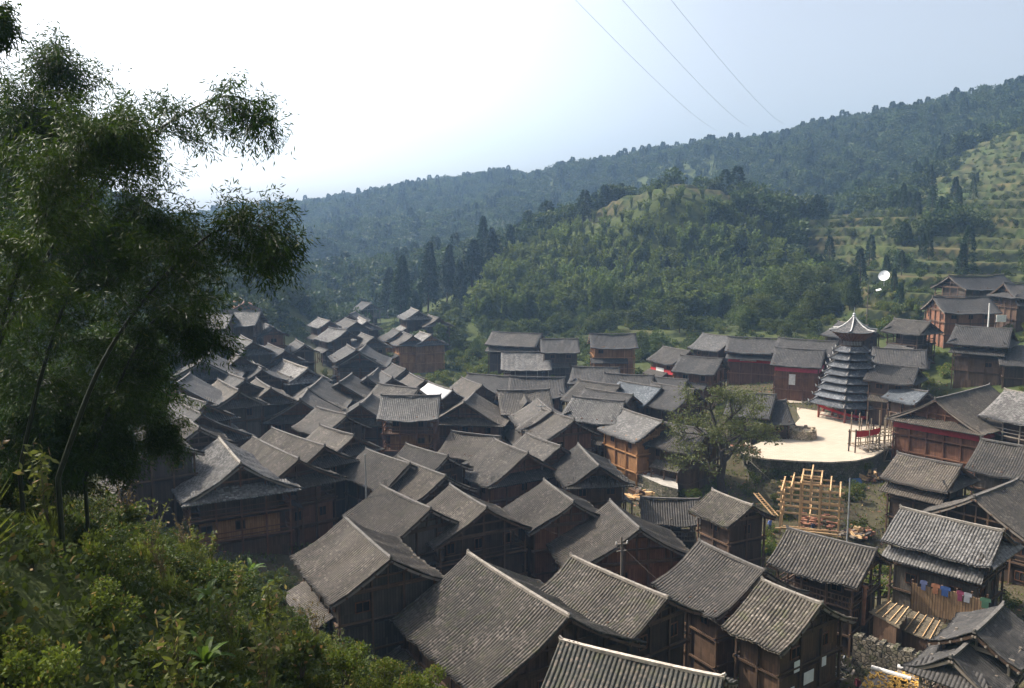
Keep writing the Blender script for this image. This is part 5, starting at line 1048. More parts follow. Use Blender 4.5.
# ---------------------------------------------------------------- people
def person(p, rz, shirt, legs, label, carry=False):
    J = {'pel': (0, 0, .95), 'sp': (0, 0, 1.2), 'ch': (0, 0, 1.38), 'nk': (0, 0, 1.5), 'hd': (0, .02, 1.62), 'ht': (0, .02, 1.74),
         'ls': (-.19, 0, 1.42), 'le': (-.25, .06, 1.15), 'lw': (-.22, .20, .96), 'rs': (.19, 0, 1.42), 're': (.26, .03, 1.14), 'rw': (.24, .16, .93),
         'lh': (-.10, 0, .90), 'lk': (-.12, .08, .50), 'la': (-.13, -.03, .09), 'lt': (-.13, .14, .05), 'rh': (.10, 0, .90), 'rk': (.12, -.02, .50), 'ra': (.13, -.16, .09), 'rt': (.13, 0, .05)}
    rad = {'pel': .15, 'sp': .14, 'ch': .16, 'nk': .06, 'hd': .10, 'ht': .075, 'ls': .075, 'le': .045, 'lw': .034, 'rs': .075, 're': .045, 'rw': .034, 'lh': .10, 'lk': .065, 'la': .045, 'lt': .04, 'rh': .10, 'rk': .065, 'ra': .045, 'rt': .04}
    E = [('pel', 'sp'), ('sp', 'ch'), ('ch', 'nk'), ('nk', 'hd'), ('hd', 'ht'), ('ch', 'ls'), ('ls', 'le'), ('le', 'lw'), ('ch', 'rs'), ('rs', 're'), ('re', 'rw'), ('pel', 'lh'), ('lh', 'lk'), ('lk', 'la'), ('la', 'lt'), ('pel', 'rh'), ('rh', 'rk'), ('rk', 'ra'), ('ra', 'rt')]
    ks = list(J); me = bpy.data.meshes.new('person'); me.from_pydata([J[k] for k in ks], [(ks.index(a), ks.index(b)) for a, b in E], [])
    o = bpy.data.objects.new('person', me); col.objects.link(o)
    o.modifiers.new('skin', 'SKIN'); sd2 = me.skin_vertices[0].data
    for k, v in zip(ks, sd2): v.radius = (rad[k], rad[k] * .8); v.use_root = (k == 'pel')
    su = o.modifiers.new('sub', 'SUBSURF'); su.levels = 1; su.render_levels = 2
    dg = bpy.context.evaluated_depsgraph_get(); m2 = bpy.data.meshes.new_from_object(o.evaluated_get(dg)); o.modifiers.clear(); o.data = m2
    m2.materials.clear()
    for m in (shirt, legs, plain('skin_tone', (.35, .2, .13), .6), plain('black_hair', (.015, .013, .012), .5)): m2.materials.append(m)
    for pl_ in m2.polygons:
        c = pl_.center; pl_.material_index = 3 if c.z > 1.68 or (c.z > 1.55 and c.y < .0) else 2 if c.z > 1.47 or (c.z < 1.0 and abs(c.x) > .19 and c.y > .1) else 0 if c.z > .93 else 1
        pl_.use_smooth = True
    o.location = p; o.rotation_euler = (0, 0, rz); return tag(o, label, 'person')
NAVY = plain('dark_trousers', (.03, .035, .05), .9)
def ong(p): return (p[0], p[1], gz(p[0], p[1]) + .0)
person(ong((29.63, 94.54, 0.70)), R(30), plain('blue_shirt', (.10, .18, .50), .8), NAVY, 'person in a bright blue shirt standing by the ladder')
person(ong((34.31, 93.76, 0.50)), R(200), plain('dark_shirt', (.03, .04, .08), .8), NAVY, 'person in dark clothes inside the bare timber frame')
person(ong((25.29, 58.71, 1.50)), R(120), plain('maroon_shirt', (.16, .03, .05), .8), NAVY, 'person in a maroon top at the foot of the rubble stone wall')
# ---------------------------------------------------------------- foliage
def kites(C, D, size, width, up=None):
    """leaf shaped quads: C (n,3) bases, D (n,3) unit directions"""
    n = len(C); r = rng.normal(size=(n, 3)); S = np.cross(D, r); S /= np.linalg.norm(S, axis=1, keepdims=True) + 1e-9
    L = (size * rng.uniform(.6, 1.35, n))[:, None] if np.isscalar(size) else size[:, None]
    Wd = L * width
    return np.stack([C, C + D * L * .45 + S * Wd, C + D * L, C + D * L * .45 - S * Wd], 1)
def unit(v): return v / (np.linalg.norm(v, axis=-1, keepdims=True) + 1e-9)
def blob(c, r, n, shell=.55):
    v = unit(rng.normal(size=(n, 3))); q = (shell + (1 - shell) * rng.random(n)**.5)[:, None]
    return np.array(c) + v * q * np.array(r), v
def tubes_q(paths, n=5):
    """list of (pts, radii) -> quads"""
    out = []
    for pts, rad in paths:
        mb = MB(); mb.tube(pts, rad, n, cap=False)
        for f in mb.f: out.append([mb.v[k] for k in f])
    return np.array(out, float).reshape(-1, 4, 3)
def join(name, parts):
    """parts: [(quads, material)]"""
    Q = np.concatenate([p[0] for p in parts]); mi = np.concatenate([np.full(len(p[0]), i) for i, p in enumerate(parts)])
    return quads_mesh(name, Q, [p[1] for p in parts], mi)
def g_conifer(h, r, n, sz):
    t = rng.random(n)**.75; z = h * (.12 + .88 * t); rr = r * (1 - t)**.65 * (.35 + .65 * rng.random(n)**.5) * (.86 + .14 * np.sin(z * 2.1 + 3 * np.sin(z))); a = rng.uniform(0, 6.283, n)
    C = np.stack([rr * np.cos(a), rr * np.sin(a), z - rr * .25], -1); D = unit(np.stack([np.cos(a), np.sin(a), rng.uniform(-.9, .3, n)], -1))
    return kites(C, D, sz, .30)
def g_bamboo(h, r, n, sz):
    nc = 13; out = []
    for k in range(nc):
        a = rng.uniform(0, 6.283); lean = r * rng.uniform(.25, 1.); hh = h * rng.uniform(.7, 1.05); m = n // nc
        t = rng.uniform(.15, 1, m); x = lean * (t**2.2); z = hh * (t - .16 * t**4)
        sp = .28 * r * (1.15 - t)[:, None] * unit(rng.normal(size=(m, 3)))
        C = np.stack([x * np.cos(a), x * np.sin(a), z], -1) + sp
        D = unit(np.stack([np.cos(a) * .5 + rng.normal(0, .4, m), np.sin(a) * .5 + rng.normal(0, .4, m), rng.uniform(-.9, .5, m)], -1)); out.append(kites(C, D, sz, .26))
    return np.concatenate(out)
def g_broad(h, r, n, sz, nb=12, flat=.7):
    out = []; m = n // nb
    for k in range(nb):
        a = rng.uniform(0, 6.283); q = r * rng.uniform(.1, .75); z = h * rng.uniform(.16, .86); s = r * rng.uniform(.30, .52) * (1.15 - abs(z / h - .5)); q *= 1.05 - .5 * max(0, z / h - .5)
        C, v = blob((q * math.cos(a), q * math.sin(a), z), (s, s, s * flat), m); D = unit(v * .6 + rng.normal(size=v.shape) * .5 + np.array([0, 0, -.15])); out.append(kites(C, D, sz, .34))
    return np.concatenate(out)
def trunk(h, r): return tubes_q([([(0, 0, -.8), (.05 * h * .1, 0, h * .4), (0, .03, h * .8)], [r, r * .7, r * .25])])
VAR = {}
VAR['bamboo'] = [join('bamboo_clump', [(g_bamboo(h, 2.9, 1500, .62), L_KNOLL), (trunk(h, .12), BARKG)]) for h in (8.5, 9.5, 10.5, 8)]
VAR['conifer'] = [join('conifer_tree', [(g_conifer(h, r, 1500, .62), L_PINE), (trunk(h, .2), BARK)]) for h, r in ((12, 2.3), (14, 2.8), (10, 2.0))]
VAR['cedar'] = [join('cedar_tree', [(g_conifer(h, r, 4200, .75), L_PINE), (g_broad(h * .9, r * .8, 1600, .7, 16, 1.2), L_PINE), (trunk(h, .4), BARK)]) for h, r in ((22, 4.2), (19, 3.8))]
VAR['bigbroad'] = [join('broadleaf_tree', [(g_broad(h, r, 5200, .55, 26, .85), L_BROAD), (trunk(h, .3), BARK)]) for h, r in ((14, 5.6), (12, 5.0))]
VAR['broad'] = [join('broadleaf_tree', [(g_broad(h, r, 1700, .5), L_BROAD), (trunk(h, .18), BARK)]) for h, r in ((6.5, 3.2), (8, 3.6), (5.2, 3.0))]
VAR['shrub'] = [join('hillside_shrub', [(g_broad(h, r, 800, .36, 8, .8), L_BROAD), (trunk(h * .6, .06), BARK)]) for h, r in ((2.2, 1.6), (3.0, 1.9), (1.7, 1.5))]
VAR['scrub'] = [join('olive_bush', [(g_broad(h, r, 800, .34, 8, .8), L_BUSH), (trunk(h * .6, .06), BARK)]) for h, r in ((2.0, 1.7), (2.7, 1.9))]
rv = random.Random(11)
foot = [(r[0], r[1], r[5] + .2, r[4] / 2) for r in HOUSES]
def clear(x, y, m=1.0):
    for (a, b, w_, l_) in foot:
        if (x - a)**2 + (y - b)**2 < (max(w_, l_) * .85 + m)**2: return False
    return True
CPIT, SPIT = math.cos(R(7.3)), math.sin(R(7.3))
def pix(x, y, z):
    q = y * CPIT - (z - 34) * SPIT; u = y * SPIT + (z - 34) * CPIT
    if q <= .1: return (-9999, -9999)
    return 512 + 853.3 * x / q, 344 - 853.3 * u / q
def plant(kind, name, x, y, s, label, cat, group, dz=0.):
    me = rv.choice(VAR[kind]); o = link(name, me); o.location = (x, y, gz(x, y) + dz); o.rotation_euler = (rv.uniform(-.06, .06), rv.uniform(-.06, .06), rv.uniform(0, 6.28)); o.scale = (s * rv.uniform(.85, 1.15), s * rv.uniform(.85, 1.15), s * rv.uniform(.85, 1.15))
    return tag(o, label, cat, group)
# grove on the knoll: the clumps one can count
def accept_pts(n, x0, x1, y0, y1, dmin, fn, seed, tries=60000):
    r_ = random.Random(seed); pts = []; cell = {}
    for _ in range(tries):
        if len(pts) >= n: break
        x, y = r_.uniform(x0, x1), r_.uniform(y0, y1)
        if not fn(x, y): continue
        kx, ky = int(x // dmin), int(y // dmin)
        if any((x - a)**2 + (y - b)**2 < dmin * dmin for i in (-1, 0, 1) for j in (-1, 0, 1) for (a, b) in cell.get((kx + i, ky + j), ())): continue
        cell.setdefault((kx, ky), []).append((x, y)); pts.append((x, y))
    return pts
def tkm(x, y): return float(terr_mask(x, y)[1])
def tam(x, y): return float(terr_mask(x, y)[0])
for (x, y) in accept_pts(290, -14, 88, 241, 312, 4.0, lambda x, y: tkm(x, y) < .45 and x > -12 + (y - 241) * .15, 1):
    plant('bamboo', 'bamboo_clump', x, y, rv.uniform(.95, 1.35) * (.42 if y > 296 else .7 if y > 286 else 1), 'feathery bright green bamboo clump in the grove covering the knoll', 'bamboo', 'bamboo clumps on the knoll')
# tall dark cedars at the left foot of the knoll
for k, (p, s) in enumerate((((-34.54, 262.00, 8.52), .95), ((-26.47, 268.00, 9.83), 1.0), ((-21.01, 275.00, 10.50), .8), ((-13.25, 282.00, 11.56), .95), ((-6.04, 286.00, 12.25), .85), ((-41.60, 285.00, 5.61), .8), ((-16.02, 262.00, 10.38), .8), ((-28.56, 250.00, 8.50), .7), ((-10.55, 300.00, 14.71), .9), ((-0.71, 305.00, 16.18), .75))):
    plant('cedar', 'cedar_tree', p[0], p[1], s, 'tall dark cedar in the row between the knoll and the upstream houses', 'tree', 'tall cedars by the knoll')
for k, (p, s) in enumerate((((70.38, 228.00, 16.66), 1.0), ((75.68, 224.00, 18.02), 1.2), ((78.14, 240.00, 19.97), 1.1), ((84.32, 232.00, 18.54), .9), ((62.99, 216.00, 14.52), .75), ((84.92, 222.00, 17.64), .7), ((72.31, 205.00, 15.52), .6), ((84.90, 214.00, 17.73), .6), ((65.57, 245.00, 15.37), .8))):
    plant('bigbroad', 'dark_tree', p[0], p[1], s, 'large rounded tree in the stand where the knoll drops towards the drum tower', 'tree', 'dark trees right of the knoll')
# broadleaf trees around the knoll foot and slopes
for (x, y) in accept_pts(150, -30, 130, 192, 262, 4.2, lambda x, y: clear(x, y, 1.5) and ((y > 226 and (x < -8 or x > 60)) or vnoise(x, y, 9, 4) > .60 or x > 62) and tam(x, y) < .5, 2):
    plant('broad', 'broadleaf_tree', x, y, rv.uniform(.5, 1.0), 'rounded green tree on the slope at the foot of the knoll', 'tree', 'rounded trees at the knoll foot')
# left hillside below the bamboo
for (x, y) in accept_pts(110, -125, -42, 100, 330, 5.5, lambda x, y: clear(x, y, 2.5) and x < (-54 if y < 150 else -32 - .12 * y), 3):
    plant('broad', 'slope_tree', x, y, rv.uniform(.8, 1.4), 'dusky green tree on the steep slope above the upper rows of houses', 'tree', 'trees on the steep left slope')
for (x, y) in accept_pts(60, -75, -33, 58, 128, 2.6, lambda x, y: clear(x, y, .8), 33):
    plant('broad', 'slope_shrub', x, y, rv.uniform(.3, .5), 'dark green shrub on the bank beneath the bamboo, beside the shaded houses', 'shrub', 'shrubs beneath the bamboo')
# conifers scattered over the terraced hillside
for (x, y) in accept_pts(90, 60, 330, 205, 480, 6, lambda x, y: tam(x, y) > .3 and vnoise(x, y, 38, 6) > .62, 4):
    plant('conifer', 'conifer_tree', x, y, rv.uniform(.5, 1.0), 'dark pointed conifer standing on the terraced hillside', 'tree', 'conifers on the terraces')
for (x, y) in accept_pts(150, 50, 260, 178, 420, 3.5, lambda x, y: clear(x, y, 1.5) and tam(x, y) > .15 and vnoise(x, y, 14, 8) > .55, 5):
    plant('shrub', 'hillside_shrub', x, y, rv.uniform(.6, 1.25), 'dark leafy shrub growing along the terrace banks', 'shrub', 'shrubs on the terrace banks')
# bushes between the houses and along the banks
for (x, y) in accept_pts(230, -50, 95, 58, 240, 2.6, lambda x, y: clear(x, y, .2) and math.hypot(x - 46, y - 129) > 15 and vnoise(x, y, 12, 9) > .42 and not (12 < x < 26 and 98 < y < 118), 6):
    plant('scrub', 'olive_bush', x, y, rv.uniform(.4, .95), 'olive green bush in a gap between the timber houses', 'bush', 'bushes between the houses')
for (x, y) in accept_pts(60, -24, 2, 150, 222, 2.4, lambda x, y: clear(x, y, .5) and x > -2 - .12 * y + 6, 7):
    plant('scrub', 'garden_bush', x, y, rv.uniform(.5, 1.0), 'fresh green bush in the garden plots along the upstream bank', 'bush', 'bushes of the garden plots')
for (x, y) in accept_pts(46, 20, 62, 92, 113, 1.9, lambda x, y: clear(x, y, .2) and not (34 < x < 45 and 90 < y < 104), 72):
    plant('scrub', 'yard_bush', x, y, rv.uniform(.3, .75), 'low bush on the rough ground between the plaza wall and the bare timber frame', 'bush', 'bushes below the plaza')
for (x, y) in accept_pts(90, 55, 110, 112, 178, 2.4, lambda x, y: clear(x, y, .3) and math.hypot(x - 46, y - 129) > 16, 71):
    plant('scrub', 'slope_bush', x, y, rv.uniform(.4, .9), 'olive bush on the grassy bank between the hillside houses behind the drum tower', 'bush', 'bushes between the hillside houses')
for k, p in enumerate(((34.45, 112.85, 0.60), (35.51, 111.45, 0.60), (36.85, 110.99, 0.60), (38.44, 110.53, 0.60), (40.04, 110.53, 0.60), (41.80, 110.99, 0.60), (43.41, 110.99, 0.60), (45.38, 111.91, 0.60), (33.39, 113.47, 0.70), (47.10, 112.52, 0.70), (38.40, 112.85, 0.60), (41.94, 112.85, 0.60), (45.44, 113.81, 0.60))):
    plant('shrub', 'bank_shrub', p[0], p[1], .62, 'dark shrub at the foot of the curved plaza wall', 'shrub', 'shrubs under the plaza wall')
p = (0.62, 129.78, 2.00); plant('broad', 'lane_tree', p[0], p[1], .75, 'small dense tree standing in the narrow lane among the grey roofs', 'tree', None)
for p, s, lab in (((7.01, 205.00, 11.64), .7, 'slender pale leaved tree behind the long two tier hall'), ((22.74, 178.00, 9.50), .6, 'rounded tree beside the tall red brown plank house'), ((32.35, 185.00, 10.08), .7, 'rounded tree left of the small red and white house')):
    plant('broad', 'garden_tree', p[0], p[1], s, lab, 'tree', None)
for p in ((11.49, 113.40, 1.00), (12.14, 110.57, 1.00), (10.57, 115.37, 1.00)):
    pass
# ---------------------------------------------------------------- far forest: one mass, instanced
PROT = bpy.data.collections.new('far_tree_shapes')
for k, (fn_, a) in enumerate(((g_conifer, (10, 3.0, 600, 1.0)), (g_broad, (9, 4.6, 800, 1.0)), (g_broad, (7.5, 4.2, 700, .95)), (g_broad, (6.5, 4.6, 700, .95)), (g_broad, (8, 3.6, 700, 1.0)), (g_bamboo, (8.5, 3.6, 600, .95)))):
    me = join('far_tree', [(fn_(*a), L_FAR if fn_ is not g_conifer else L_PINE)]); o = bpy.data.objects.new('far_tree', me); PROT.objects.link(o)
def forest(name, pts, sc, label):
    n = len(pts); P = np.zeros((n, 3)); P[:, :2] = pts; P[:, 2] = tz(P[:, 0], P[:, 1]) - .4
    me = bpy.data.meshes.new(name); me.vertices.add(n); me.vertices.foreach_set('co', P.reshape(-1).astype('f4')); at = me.attributes.new('size', 'FLOAT', 'POINT'); at.data.foreach_set('value', np.asarray(sc, 'f4'))
    me.update()
    o = link(name, me); tag(o, label, 'forest', None, 'stuff')
    ng = bpy.data.node_groups.new(name, 'GeometryNodeTree'); ng.interface.new_socket('Geometry', in_out='INPUT', socket_type='NodeSocketGeometry'); ng.interface.new_socket('Geometry', in_out='OUTPUT', socket_type='NodeSocketGeometry')
    N_ = ng.nodes; gi = N_.new('NodeGroupInput'); go = N_.new('NodeGroupOutput'); m2p = N_.new('GeometryNodeMeshToPoints'); ip = N_.new('GeometryNodeInstanceOnPoints'); ci = N_.new('GeometryNodeCollectionInfo')
    ci.inputs['Collection'].default_value = PROT; ci.inputs['Separate Children'].default_value = True; ci.inputs['Reset Children'].default_value = True; ip.inputs['Pick Instance'].default_value = True
    na = N_.new('GeometryNodeInputNamedAttribute'); na.data_type = 'FLOAT'; na.inputs[0].default_value = 'size'
    rr = N_.new('FunctionNodeRandomValue'); rr.data_type = 'FLOAT_VECTOR'; rr.inputs[0].default_value = (-.08, -.08, 0); rr.inputs[1].default_value = (.08, .08, 6.28)
    L_ = ng.links.new; L_(gi.outputs[0], m2p.inputs[0]); L_(m2p.outputs[0], ip.inputs['Points']); L_(ci.outputs[0], ip.inputs['Instance']); L_(na.outputs[0], ip.inputs['Scale']); L_(rr.outputs[0], ip.inputs['Rotation']); L_(ip.outputs[0], go.inputs[0])
    md = o.modifiers.new('instances', 'NODES'); md.node_group = ng; return o
def in_view(x, y, m=70):
    px_, py_ = pix(x, y, gz(x, y) + 5); return -m < px_ < 1024 + m
rf_ = np.random.default_rng(5)
cand = []
for (y0, y1, st) in ((236, 330, 4.6), (330, 480, 5.2), (480, 900, 6.6)):
    gx_ = np.arange(-.72 * y1, .72 * y1, st); gy_ = np.arange(y0, y1, st); A, B = np.meshgrid(gx_, gy_); A = A + rf_.uniform(-.5, .5, A.shape) * st; B = B + rf_.uniform(-.5, .5, B.shape) * st
    a, b = A.ravel(), B.ravel(); q = np.abs(a) < .66 * b + 20; a, b = a[q], b[q]
    ta_, tk_, tf_ = terr_mask(a, b); dens = vnoise(a, b, 38, 6)
    clr = ((b > 215) & (b < 335) & (a > .385 * b)) | ((b > 320) & (b < 430) & (a > .455 * b + 8 * vnoise(a, b, 20, 31)))
    keep = (~clr | (vnoise(a, b, 17, 21) > .84)) & (tk_ < .45) & ((ta_ < .3) | (dens > .66) | (vnoise(a, b, 17, 21) > .80)) & ~((b < 262) & (a > -50) & (a < 45 + 0 * a)) & ((a < -30) | (b > 245))
    keep &= ~((b > 262 - 20) & (b < 312) & (a > -14) & (a < 88) & (rf_.random(len(a)) < np.where(a < 62, .97, .6)))
    keep &= ~((b < 285) & (a > -46 - (b - 236) * .1) & (a < -14))
    keep &= rf_.random(len(a)) < np.where(vnoise(a, b, 55, 12) > .78, .45, .97)
    cand.append(np.stack([a[keep], b[keep]], -1))
q = [(x, y) for (x, y) in accept_pts(1500, -150, -38, 95, 262, 3.6, lambda x, y: clear(x, y, 2.0) and x < (-56 if y < 150 else -30 - .14 * y), 13)]
cand.append(np.array(q)); pts = np.concatenate(cand); print('far trees', len(pts))
forest('far_forest', pts, .55 + .5 * rf_.random(len(pts)) + .55 * vnoise(pts[:, 0], pts[:, 1], 33, 17) * (pts[:, 1] > 300), 'far wooded hills and ridges seen as one dark forest')

PROT2 = bpy.data.collections.new('scrub_shapes')
for k, (a_, m_) in enumerate((((1.6, 1.3, 260, .42, 6, .8), L_FAR), ((1.2, 1.1, 220, .38, 6, .8), L_BUSH), ((2.2, 1.5, 300, .45, 7, .8), L_BROAD))):
    o = bpy.data.objects.new('scrub', join('scrub', [(g_broad(*a_), m_)])); PROT2.objects.link(o)
gx_ = rf_.uniform(20, 330, 60000); gy_ = rf_.uniform(180, 460, 60000); ta_, tk_, tf_ = terr_mask(gx_, gy_)
zq = (tz0(gx_, gy_) + smooth(gy_, 150, 420) * ((vnoise(gx_, gy_, 70, 1) - .5) * 12 + (vnoise(gx_, gy_, 28, 2) - .5) * 4) + (vnoise(gx_, gy_, 38, 5) - .5) * 1.6)
fr_ = np.modf(zq / 3.3)[0]; kp = (ta_ > .25) & ((rf_.random(60000) < np.where(vnoise(gx_, gy_, 24, 88) > .6, .09, .015)) | ((fr_ > .84) & (fr_ < .96) & (rf_.random(60000) < np.where(gy_ < 330, .85, .5)) & (vnoise(gx_, gy_, 11, 77) > .25))) & (gx_ < .68 * gy_ + 8)
kp &= ~((gy_ < 215) & (gx_ > 60) & (gx_ < 125) & (np.abs(gy_ - 190) < 18) & (rf_.random(60000) < .7))
PROT, keepP = PROT2, PROT
sp2 = np.stack([gx_[kp], gy_[kp]], -1); sp2 = np.array([q for q in sp2 if clear(q[0], q[1], 1.0)]); print('scrub', len(sp2))
forest('terrace_scrub', sp2, rf_.uniform(.4, .85, len(sp2)), 'low scrub lining the terrace banks on the right hillside')
gx_ = rf_.uniform(-60, 105, 30000); gy_ = rf_.uniform(178, 262, 30000); kp = (vnoise(gx_, gy_, 8, 15) > .5) & (rf_.random(30000) < .22) & ((gx_ > -16) | (gx_ < -50) | (gy_ > 228))
sp2 = np.array([q for q in np.stack([gx_[kp], gy_[kp]], -1) if clear(q[0], q[1], 1.5)]); print('foot scrub', len(sp2))
forest('foot_scrub', sp2, rf_.uniform(.4, 1.0, len(sp2)), 'low scrub over the garden banks at the foot of the knoll')
PROT = keepP

# ---------------------------------------------------------------- the big spreading tree
def limbs(root_pts, r0, levels, rr, spread=.75, up=.25, nchild=(3, 4), shrink=.68):
    """recursive limbs -> (tube paths, twig ends)"""
    paths = []; ends = []
    def grow(p, d, L, r, lev):
        pts = [p]; n = 5; q = p.copy(); dd = d.copy()
        for k in range(n):
            dd = (dd + Vector((rr.gauss(0, .13), rr.gauss(0, .13), rr.gauss(0, .08) + up * .08))).normalized(); q = q + dd * (L / n); pts.append(q.copy())
        paths.append((pts, [r * (1 - .45 * k / n) for k in range(n + 1)]))
        if lev == 0: ends.extend([(pts[k], dd) for k in (2, 3, 4, 5)]); return
        for c in range(rr.randint(*nchild)):
            k = rr.choice((3, 4, 5, 5)); a = rr.uniform(0, 6.28); pr = dd.orthogonal().normalized(); pr.rotate(Matrix.Rotation(a, 3, dd))
            nd = (dd * (1 - spread * .5) + pr * spread + Vector((0, 0, up * .5))).normalized(); grow(pts[k], nd, L * rr.uniform(.6, .85), r * .52, lev - 1)
    for p, d, L, r in root_pts: grow(Vector(p), Vector(d).normalized(), L, r, levels)
    return paths, ends
BT = Vector((27.15, 107.00, 1.00)); rr_ = random.Random(21)
bt = empty('spreading_tree', (BT.x, BT.y, BT.z - .3), 0, 'big airy spreading tree with dark forked trunk left of the plaza', 'tree')
tp = [(Vector((0, 0, 0)), .62), (Vector((-.3, 0, 2.2)), .50), (Vector((.1, .2, 4.0)), .44), (Vector((-.2, .3, 6.2)), .36), (Vector((-.9, .3, 8.5)), .28)]
paths = [([p for p, _ in tp], [r for _, r in tp])]
p2, ends = limbs([((-.9, .3, 8.5), (-.4, .1, 1.2), 4.2, .24), ((-.9, .3, 8.3), (.4, -.2, 1.), 3.2, .2), ((.1, .2, 4.2), (.95, .1, .8), 4.6, .26), ((.1, .2, 3.4), (-1, -.1, .45), 4.6, .22), ((-.2, .3, 6.2), (-1, .3, .7), 4.2, .22), ((-.2, .3, 6.4), (.9, -.3, .9), 4.2, .2), ((-.4, .3, 7.), (-.3, 1, .6), 3.2, .2), ((-.2, .3, 5.6), (.2, -1, .4), 3.2, .2), ((.1, .2, 5.0), (1, .4, .15), 3.0, .16)], 0, 2, rr_, .85, .22, (3, 3))
mbt = quads_mesh('trunk', tubes_q(paths + [q for q in p2 if q[1][0] > .1], 7), BARK); link('trunk', mbt, bt)
link('twigs', quads_mesh('twigs', tubes_q([q for q in p2 if q[1][0] <= .1], 4), BARK), bt)
Cs, Ds = [], []
for p, d in ends:
    m = 34; C = np.array(p) + rng.normal(size=(m, 3)) * np.array([.66, .66, .24]); Cs.append(C); Ds.append(unit(rng.normal(size=(m, 3)) + np.array([0, 0, -.2])))
link('crown', quads_mesh('crown', kites(np.concatenate(Cs), np.concatenate(Ds), .27, .34), L_TREE), bt)
print('ends', len(ends))
# a bare bushy tree on the stream bank, dry
# litter and weeds over the village ground
n_ = 26000; lx, ly = rf_.uniform(-40, 75, n_), rf_.uniform(50, 170, n_)
q = (np.hypot(lx - 46, (ly - 129)) > 15.5) & (vnoise(lx, ly, 5, 51) > .35); lx, ly = lx[q], ly[q]; C = np.stack([lx, ly, tz(lx, ly) + .03], -1)
D = rng.normal(size=C.shape); D[:, 2] = np.abs(D[:, 2]) * .25; D = unit(D)
Ql = kites(C, D, .42, .22); wd = C[:, 0] * 0 + rf_.random(len(C)); C2 = np.repeat(C[wd > .55], 5, 0) + rng.normal(size=((wd > .55).sum() * 5, 3)) * np.array([.35, .35, 0]); D2 = unit(rng.normal(size=C2.shape) * .5 + np.array([0, 0, 1.]))
Qw = kites(C2, D2, .38, .14)
tag(link('yard_litter', quads_mesh('yard_litter', np.concatenate([Ql, Qw]), [WGREY, BRICKC, BARKG, L_BUSH], np.concatenate([np.digitize(wd, [.45, .55]).clip(0, 2), np.full(len(Qw), 3)]))), 'wood chips, litter and weeds scattered over the yards', 'litter', None, 'stuff')
# ---------------------------------------------------------------- foreground bamboo
def culm_path(pts, n=26):
    P = [Vector(p) for p in pts]; P = [P[0] * 2 - P[1]] + P + [P[-1] * 2 - P[-2]]; out = []
    seg = len(P) - 3
    for k in range(n + 1):
        u = k / n * seg; i = min(int(u), seg - 1); t = u - i; a, b, c, d = P[i:i + 4]
        out.append(.5 * ((2 * b) + (c - a) * t + (2 * a - 5 * b + 4 * c - d) * t * t + (3 * b - a - 3 * c + d) * t**3))
    return out
def bamboo(pts, r0, t0, spread, nl, label, leaf=.17, droop=.55, seed=0, dense=1.):
    path = culm_path(pts); base = path[0]; rr = random.Random(seed); L_tot = sum((a - b).length for a, b in zip(path[1:], path[:-1]))
    root = empty('bamboo', base, 0, label, 'bamboo', 'bamboo stems over the foreground')
    loc = [p - base for p in path]
    loc = [loc[0] + Vector((0, 0, -2.6))] + loc
    link('culm', quads_mesh('culm', tubes_q([(loc, [r0 * (1 - .8 * k / (len(loc) - 1)) for k in range(len(loc))])], 7), CULM), root)
    tw = []; Cs, Ds = [], []; nb = int(46 * dense)
    for k in range(nb):
        t = t0 + (1 - t0) * (k + rr.random()) / nb; f = 1 + t * (len(loc) - 2); i = min(int(f), len(loc) - 2); p = loc[i].lerp(loc[i + 1], f - i); d = (loc[i + 1] - loc[i]).normalized()
        a = rr.uniform(0, 6.28); pr = d.orthogonal().normalized(); pr.rotate(Matrix.Rotation(a, 3, d))
        BL = spread * (1.1 - .45 * max(0, (t - t0) / (1 - t0))**1.5) * rr.uniform(.55, 1.1)
        q = p.copy(); dd = (pr * .9 + d * .75).normalized(); bp = [q.copy()]
        for s in range(6):
            dd = (dd + Vector((rr.gauss(0, .10), rr.gauss(0, .10), -droop * .24))).normalized(); q = q + dd * BL / 6; bp.append(q.copy())
        tw.append((bp, [.009 * (1 - .12 * s) for s in range(7)]))
        for s in range(1, 7):                               # twigs carrying leaf sprays
            for _ in range(4):
                o_ = bp[s - 1].lerp(bp[s], rr.random()); td = (dd * .5 + Vector((rr.gauss(0, .7), rr.gauss(0, .7), rr.gauss(-.1, .5)))).normalized(); TL = rr.uniform(.25, .55) * spread / 1.6
                m = int(nl * 1.9); u = rng.random(m)[:, None]
                C = np.array(o_) + np.array(td) * TL * u + np.array([0, 0, -1.]) * (u**2) * TL * .3 + rng.normal(size=(m, 3)) * .07
                D = unit(np.array(td) * .7 + np.array([0, 0, -.45]) + rng.normal(size=(m, 3)) * .5); Cs.append(C); Ds.append(D)
                if s % 2: tw.append(([o_, o_ + td * TL * .55 + Vector((0, 0, -.04)), o_ + td * TL + Vector((0, 0, -TL * .4))], [.004, .003, .002]))
    link('twigs', quads_mesh('twigs', tubes_q(tw, 3), CULM), root)
    link('leaves', quads_mesh('leaves', kites(np.concatenate(Cs), np.concatenate(Ds), leaf, .10), L_BAMBOO), root)
    return root
CULM = plain('bamboo_culm', (.014, .019, .008), .5, .4, 5.)
